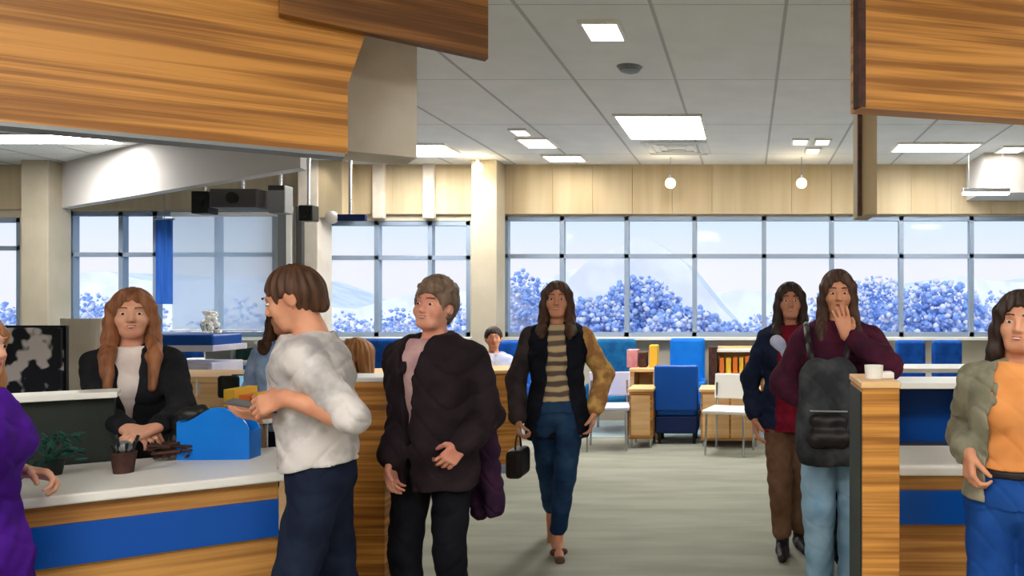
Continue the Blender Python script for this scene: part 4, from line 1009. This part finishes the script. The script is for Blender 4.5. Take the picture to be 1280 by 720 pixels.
# walking woman --------------------------------------------------------------------------
b0 = (-1.18, 4.95); r0 = 12; h0 = 1.665
G = dict(sex='f', build=1.0, skin=SKM, hair='long', hairm=HD, hairlen=1.38, smile=.010, yaw=-2, wristL=(.235, -.03, .90), wristR=(-.235, -.06, .86), poleL=(1, .8, 0), poleR=(-1, .8, 0), hdirL=(-.15, -.1, -1), curlR=60, shoem=C_sand, sandal=True,
    ankleL=(.0, -.03, .085), ankleR=(-.045, .34, .15), kpoleR=(-.1, -1, 0), footR=(0, -.75, -.62), h=.006,
    garments=[dict(kind='pants', m=C_dj, waist=1.0, off=.008, legr=(.092, .068, .052), len=.80), dict(kind='top', name='blouse', m=C_plaid, off=.014, hem=.97, sleeveL=0, sleeveR=0, fold=.002, vneck=1.40),
              dict(kind='top', name='vest', m=C_vest, off=.034, hem=.73, ztop=1.47, open=([.73, .95, 1.1, 1.3, 1.45, 1.5], [.15, .09, .065, .055, .045, .04]), sleeveL=0, sleeveR=0, collar=1, lapel=.075, fold=.006, vneck=1.42),
              dict(kind='sleeve', name='sleeve', m=C_yel, which='L'), dict(kind='sleeve', name='sleeve', m=cl('brown_sleeve', (70, 62, 62), (48, 42, 46)), which='R')])
pk = person('walking woman in a black vest, striped top and dark jeans on the carpet', b0, r0, h0, G)
hw = wpt(pk, tuple(pk[3]['wrR'] + np.array((0, -.02, -.10))), 'P')
t = thing('handbag', 'small black handbag hanging from the hand of the walking woman', 'bag', (hw.x, hw.y, hw.z - .24))
MB().box((0, 0, .085), (.10, .22, .17), bev=.03).build('body', C_dark, t)
b_ = MB()
for i in range(10):
    a, c = PI * i / 10, PI * (i + 1) / 10; b_.cyl((0, .06 * math.cos(a), .16 + .09 * math.sin(a)), (0, .06 * math.cos(c), .16 + .09 * math.sin(c)), .006, n=8)
b_.build('handle', C_dark, t)
# maroon cardigan woman ------------------------------------------------------------------------
b0 = (.262, 4.98); r0 = 4; h0 = 1.655
G = dict(sex='f', build=.98, skin=SKD, hair='long', hairm=HK, hairlen=1.28, hairvol=.016, smile=.009, yaw=-4, wristL=(.22, -.06, .88), wristR=(-.235, -.04, .86), poleR=(-1, .8, 0), shoem=C_boot, boot=.14, ankleL=(.07, .08, .085), ankleR=(-.055, -.05, .085),
    hairfwd=.8, garments=[dict(kind='pants', m=C_brn, waist=.98, off=.006, legr=(.098, .078, .062), len=.84), dict(kind='top', name='cardigan', m=C_burg, off=.026, hem=.78, sleeveL=0, sleeveR=0, fold=.004, vneck=1.38),
              dict(kind='top', name='jacket', m=C_nj, off=.042, hem=.80, open=([.8, 1.0, 1.2, 1.4, 1.5], [.10, .10, .095, .08, .06]), openx=-.005, sleeveL=.93, sleeveR=.93, collar=1, fold=.006),
              dict(kind='scarf', name='white_scarf', m=C_wh2, tail=[((-.105, -.12, 1.36), (-.085, -.135, 1.335), .040, .036), ((-.075, -.135, 1.34), (-.03, -.15, 1.22), .02, .026), ((-.03, -.15, 1.20), (-.02, -.152, 1.17), .028, .022)], fold=.004, h=.005)])
person('woman in a navy jacket over maroon with brown trousers and black boots', b0, r0, h0, G)
# woman with backpack ----------------------------------------------------------------------------
b0 = (.475, 4.25); r0 = -6; h0 = 1.705
G = dict(sex='f', build=1.1, skin=SKM, hair='long', hairm=HD, hairlen=1.36, hairvol=.014, smile=.003, yaw=4, pitch=6, wristL=(.045, -.215, 1.385), poleL=(1, -.25, -.8), hdirL=(-.22, .28, 1), palmL=(-.2, 1, -.2), curlL=14,
    wristR=(-.13, -.24, 1.04), poleR=(-1, .4, -.6), hdirR=(.9, -.25, -.3), palmR=(0, 1, 0), curlR=40, shoem=C_boot, ankleL=(.07, .06, .085), ankleR=(-.09, -.08, .085), h=.0055,
    garments=[dict(kind='pants', m=C_lj, waist=1.0, off=.012, legr=(.098, .080, .070), len=.99), dict(kind='top', name='jacket', m=C_plj, off=.034, hem=.86, sleeveL=.88, sleeveR=.9, sr=(.064, .058, .050), collar=1, lapel=.06, fold=.007, vneck=1.40),
              dict(kind='scarf', name='coat_tail', label='long black coat tail', m=C_dark2, tail=[((.15, .10, .95), (.16, .12, .16), .075, .085), ((.02, .15, .95), (.05, .17, .16), .075, .08)], fold=.008)])
pb = person('woman holding a hand to her mouth, in a plum jacket and light jeans', b0, r0, h0, G)
bp = wpt(pb, (-.045, -.33, 1.04))
t = thing('backpack', 'dark grey backpack worn on the front of the woman in light jeans', 'backpack', (bp.x, bp.y, bp.z - .28), math.radians(r0))
v = Vol(.007); v.add(rc((-.07, 0, .12), (-.06, 0, .44), .095, .080)); v.add(rc((.07, 0, .12), (.06, 0, .44), .095, .080), .06); v.add(rc((-.08, -.0, .06), (.09, 0, .06), .075, .075), .05)
v.grid(); v.noise(.005); v.mesh('body', C_bag, t, 1)
v = Vol(.006); v.add(rc((-.06, -.085, .14), (.06, -.085, .14), .05, .05)); v.add(rc((-.06, -.08, .22), (.06, -.08, .22), .035, .035), .03); v.grid(); v.noise(.004); v.mesh('front_pocket', C_dark, t, 1)
MB().cyl((-.09, -.098, .27), (.09, -.098, .27), .005, n=8).build('zipper', 'grey', t)
for s in (-1, 1):
    b_ = MB(); pts = [(s * .08, .02, .50), (s * .10, .09, .58), (s * .115, .20, .66), (s * .12, .30, .675)]
    for a, c in zip(pts, pts[1:]): b_.cyl(a, c, .016, n=10).ball(c, .016, 10)
    b_.build('strap', C_dark, t, smooth=True)
# right woman ----------------------------------------------------------------------------------------
b0 = (.962, 2.86); r0 = -20; h0 = 1.575
wr = loc_of(b0, r0, h0, W(1211, 566, 2.83))
G = dict(sex='f', build=1.05, skin=SKM, hair='long', hairm=HK, hairlen=1.42, hairvol=.016, hairfwd=-.3, smile=.011, yaw=-2, pitch=2, roll=4, wristR=wr, wristL=(.25, -.05, .86), poleR=(-.15, 1, 0), hdirR=(.05, -.25, -1), palmR=(.8, .5, .1), curlR=48, shoem=C_boot, h=.0055,
    garments=[dict(kind='pants', m=C_bj, waist=1.03, off=.012, legr=(.100, .080, .066), len=.97), dict(kind='top', name='top', m=C_or, off=.014, hem=1.045, sleeveL=0, sleeveR=0, fold=.003, vneck=1.42),
              dict(kind='top', name='jacket', m=C_gg, off=.036, hem=.93, open=([.9, 1.0, 1.2, 1.35, 1.42, 1.5], [.12, .115, .10, .085, .07, .06]), sleeveL=.93, sleeveR=.9, sr=(.060, .060, .054), collar=1, lapel=.085, fold=.008, vneck=1.42)])
pr = person('smiling woman in an orange top, grey green jacket and blue jeans at the right desk', b0, r0, h0, G)
z_ = 1.028
v = Vol(.006); T = pr[1]; v.add(torso(T, 'f', 1.05, .018, 1.015, 1.045)); v.grid().mesh('belt', C_dark, pr[0], pr[4])
# background people ------------------------------------------------------------------------------------
b0 = (-2.67, 4.62)
person('person in a light blue shirt standing hidden behind the man in the grey shirt', b0, 10, 1.56, dict(sex='f', build=1.0, skin=SKM, hair='long', hairm=HB, hairlen=1.45, wristL=(.22, -.05, .87), wristR=(-.22, -.1, .9), shoem=C_boot, h=.008, garments=[
    dict(kind='pants', m=C_navyp, waist=1.0), dict(kind='top', name='shirt', m=C_lb, off=.02, hem=.9, sleeveL=.9, sleeveR=.9, fold=.005)]))
SE = dict(off=(0, 0, -.44), ankleL=(.11, -.42, .085), ankleR=(-.11, -.42, .085), wristL=(.13, -.30, .62), wristR=(-.13, -.30, .62), poleL=(1, .6, -.4), poleR=(-1, .6, -.4), shoem=C_boot, h=.009)
person('seated person with brown hair behind the back of the man in the grey shirt', (-2.98, 6.05), -60, 1.70, dict(SE, sex='f', build=1.0, skin=SKM, hair='long', hairm=HL, hairlen=1.38, garments=[
    dict(kind='pants', m=C_navyp, waist=1.0), dict(kind='top', name='shirt', m=C_bl2, off=.02, hem=.9, sleeveL=.9, sleeveR=.9)]))
person('seated person in a pale lilac top left of the walking woman', (-2.64, 8.3), 20, 1.72, dict(SE, sex='f', build=1.0, skin=SKM, hair='short', hairm=HK, fringe=False, garments=[
    dict(kind='pants', m=C_navyp, waist=1.0), dict(kind='top', name='shirt', m=C_wh2, off=.025, hem=.9, sleeveL=.9, sleeveR=.9)]))
for (x, y, rz, lb) in ((-2.98, 6.05, -60, 'stool under the seated person with brown hair'), (-2.64, 8.3, 20, 'stool under the seated person in the pale lilac top')):
    t = thing('stool', lb, 'stool', (x, y, 0), math.radians(rz)); MB().cyl((0, .03, .36), (0, .03, .39), .19, .20, 24).build('seat', 'bluefab', t)
    for k in range(4): a = PI / 4 + k * PI / 2; MB().cyl((.16 * math.cos(a), .03 + .16 * math.sin(a), 0), (.13 * math.cos(a), .03 + .13 * math.sin(a), .37), .012, n=8).build('leg', 'steel', t)
# ================================================================== CAMERA, WORLD, VIEW
cam = bpy.data.cameras.new('camera'); co = bpy.data.objects.new('camera', cam); link(co)
co.location = (0, 0, CH); co.rotation_euler = (PI / 2, 0, 0)
cam.sensor_width = 36; cam.lens = 36 * F / 1280; cam.shift_x = -(CX - 640) / 1280; cam.shift_y = (CY - 360) / 1280
cam.clip_start = .05; cam.clip_end = 300
sc_ = bpy.context.scene; sc_.camera = co
wd_ = bpy.data.worlds.new('sky'); sc_.world = wd_; wd_.use_nodes = True; T_ = wd_.node_tree; T_.nodes.clear()
o_ = T_.nodes.new('ShaderNodeOutputWorld'); b_ = T_.nodes.new('ShaderNodeBackground'); tc = T_.nodes.new('ShaderNodeTexCoord'); sx = T_.nodes.new('ShaderNodeSeparateXYZ')
r_ = T_.nodes.new('ShaderNodeValToRGB'); r_.color_ramp.elements[0].position = .04; r_.color_ramp.elements[0].color = srgb((236, 238, 248)); r_.color_ramp.elements[1].position = .14; r_.color_ramp.elements[1].color = srgb((196, 228, 248))
T_.links.new(tc.outputs['Generated'], sx.inputs[0]); T_.links.new(sx.outputs['Z'], r_.inputs[0]); T_.links.new(r_.outputs[0], b_.inputs[0]); T_.links.new(b_.outputs[0], o_.inputs[0])
b_.inputs[1].default_value = 1.12
vs = sc_.view_settings; vs.view_transform = 'Standard'; vs.look = 'None'; vs.exposure = 0; vs.gamma = 1; vs.use_curve_mapping = False

sl = bpy.data.lights.new('tree_fill_sun', 'SUN'); sl.energy = 1.6; sl.angle = .3; sl.color = (1, .96, .92)  # added light from behind the camera to brighten the trees outside
so_ = bpy.data.objects.new('tree_fill_sun', sl); so_.rotation_euler = Vector((.25, 1, -.55)).to_track_quat('-Z', 'Y').to_euler(); so_.location = (0, -8, 9); link(so_)
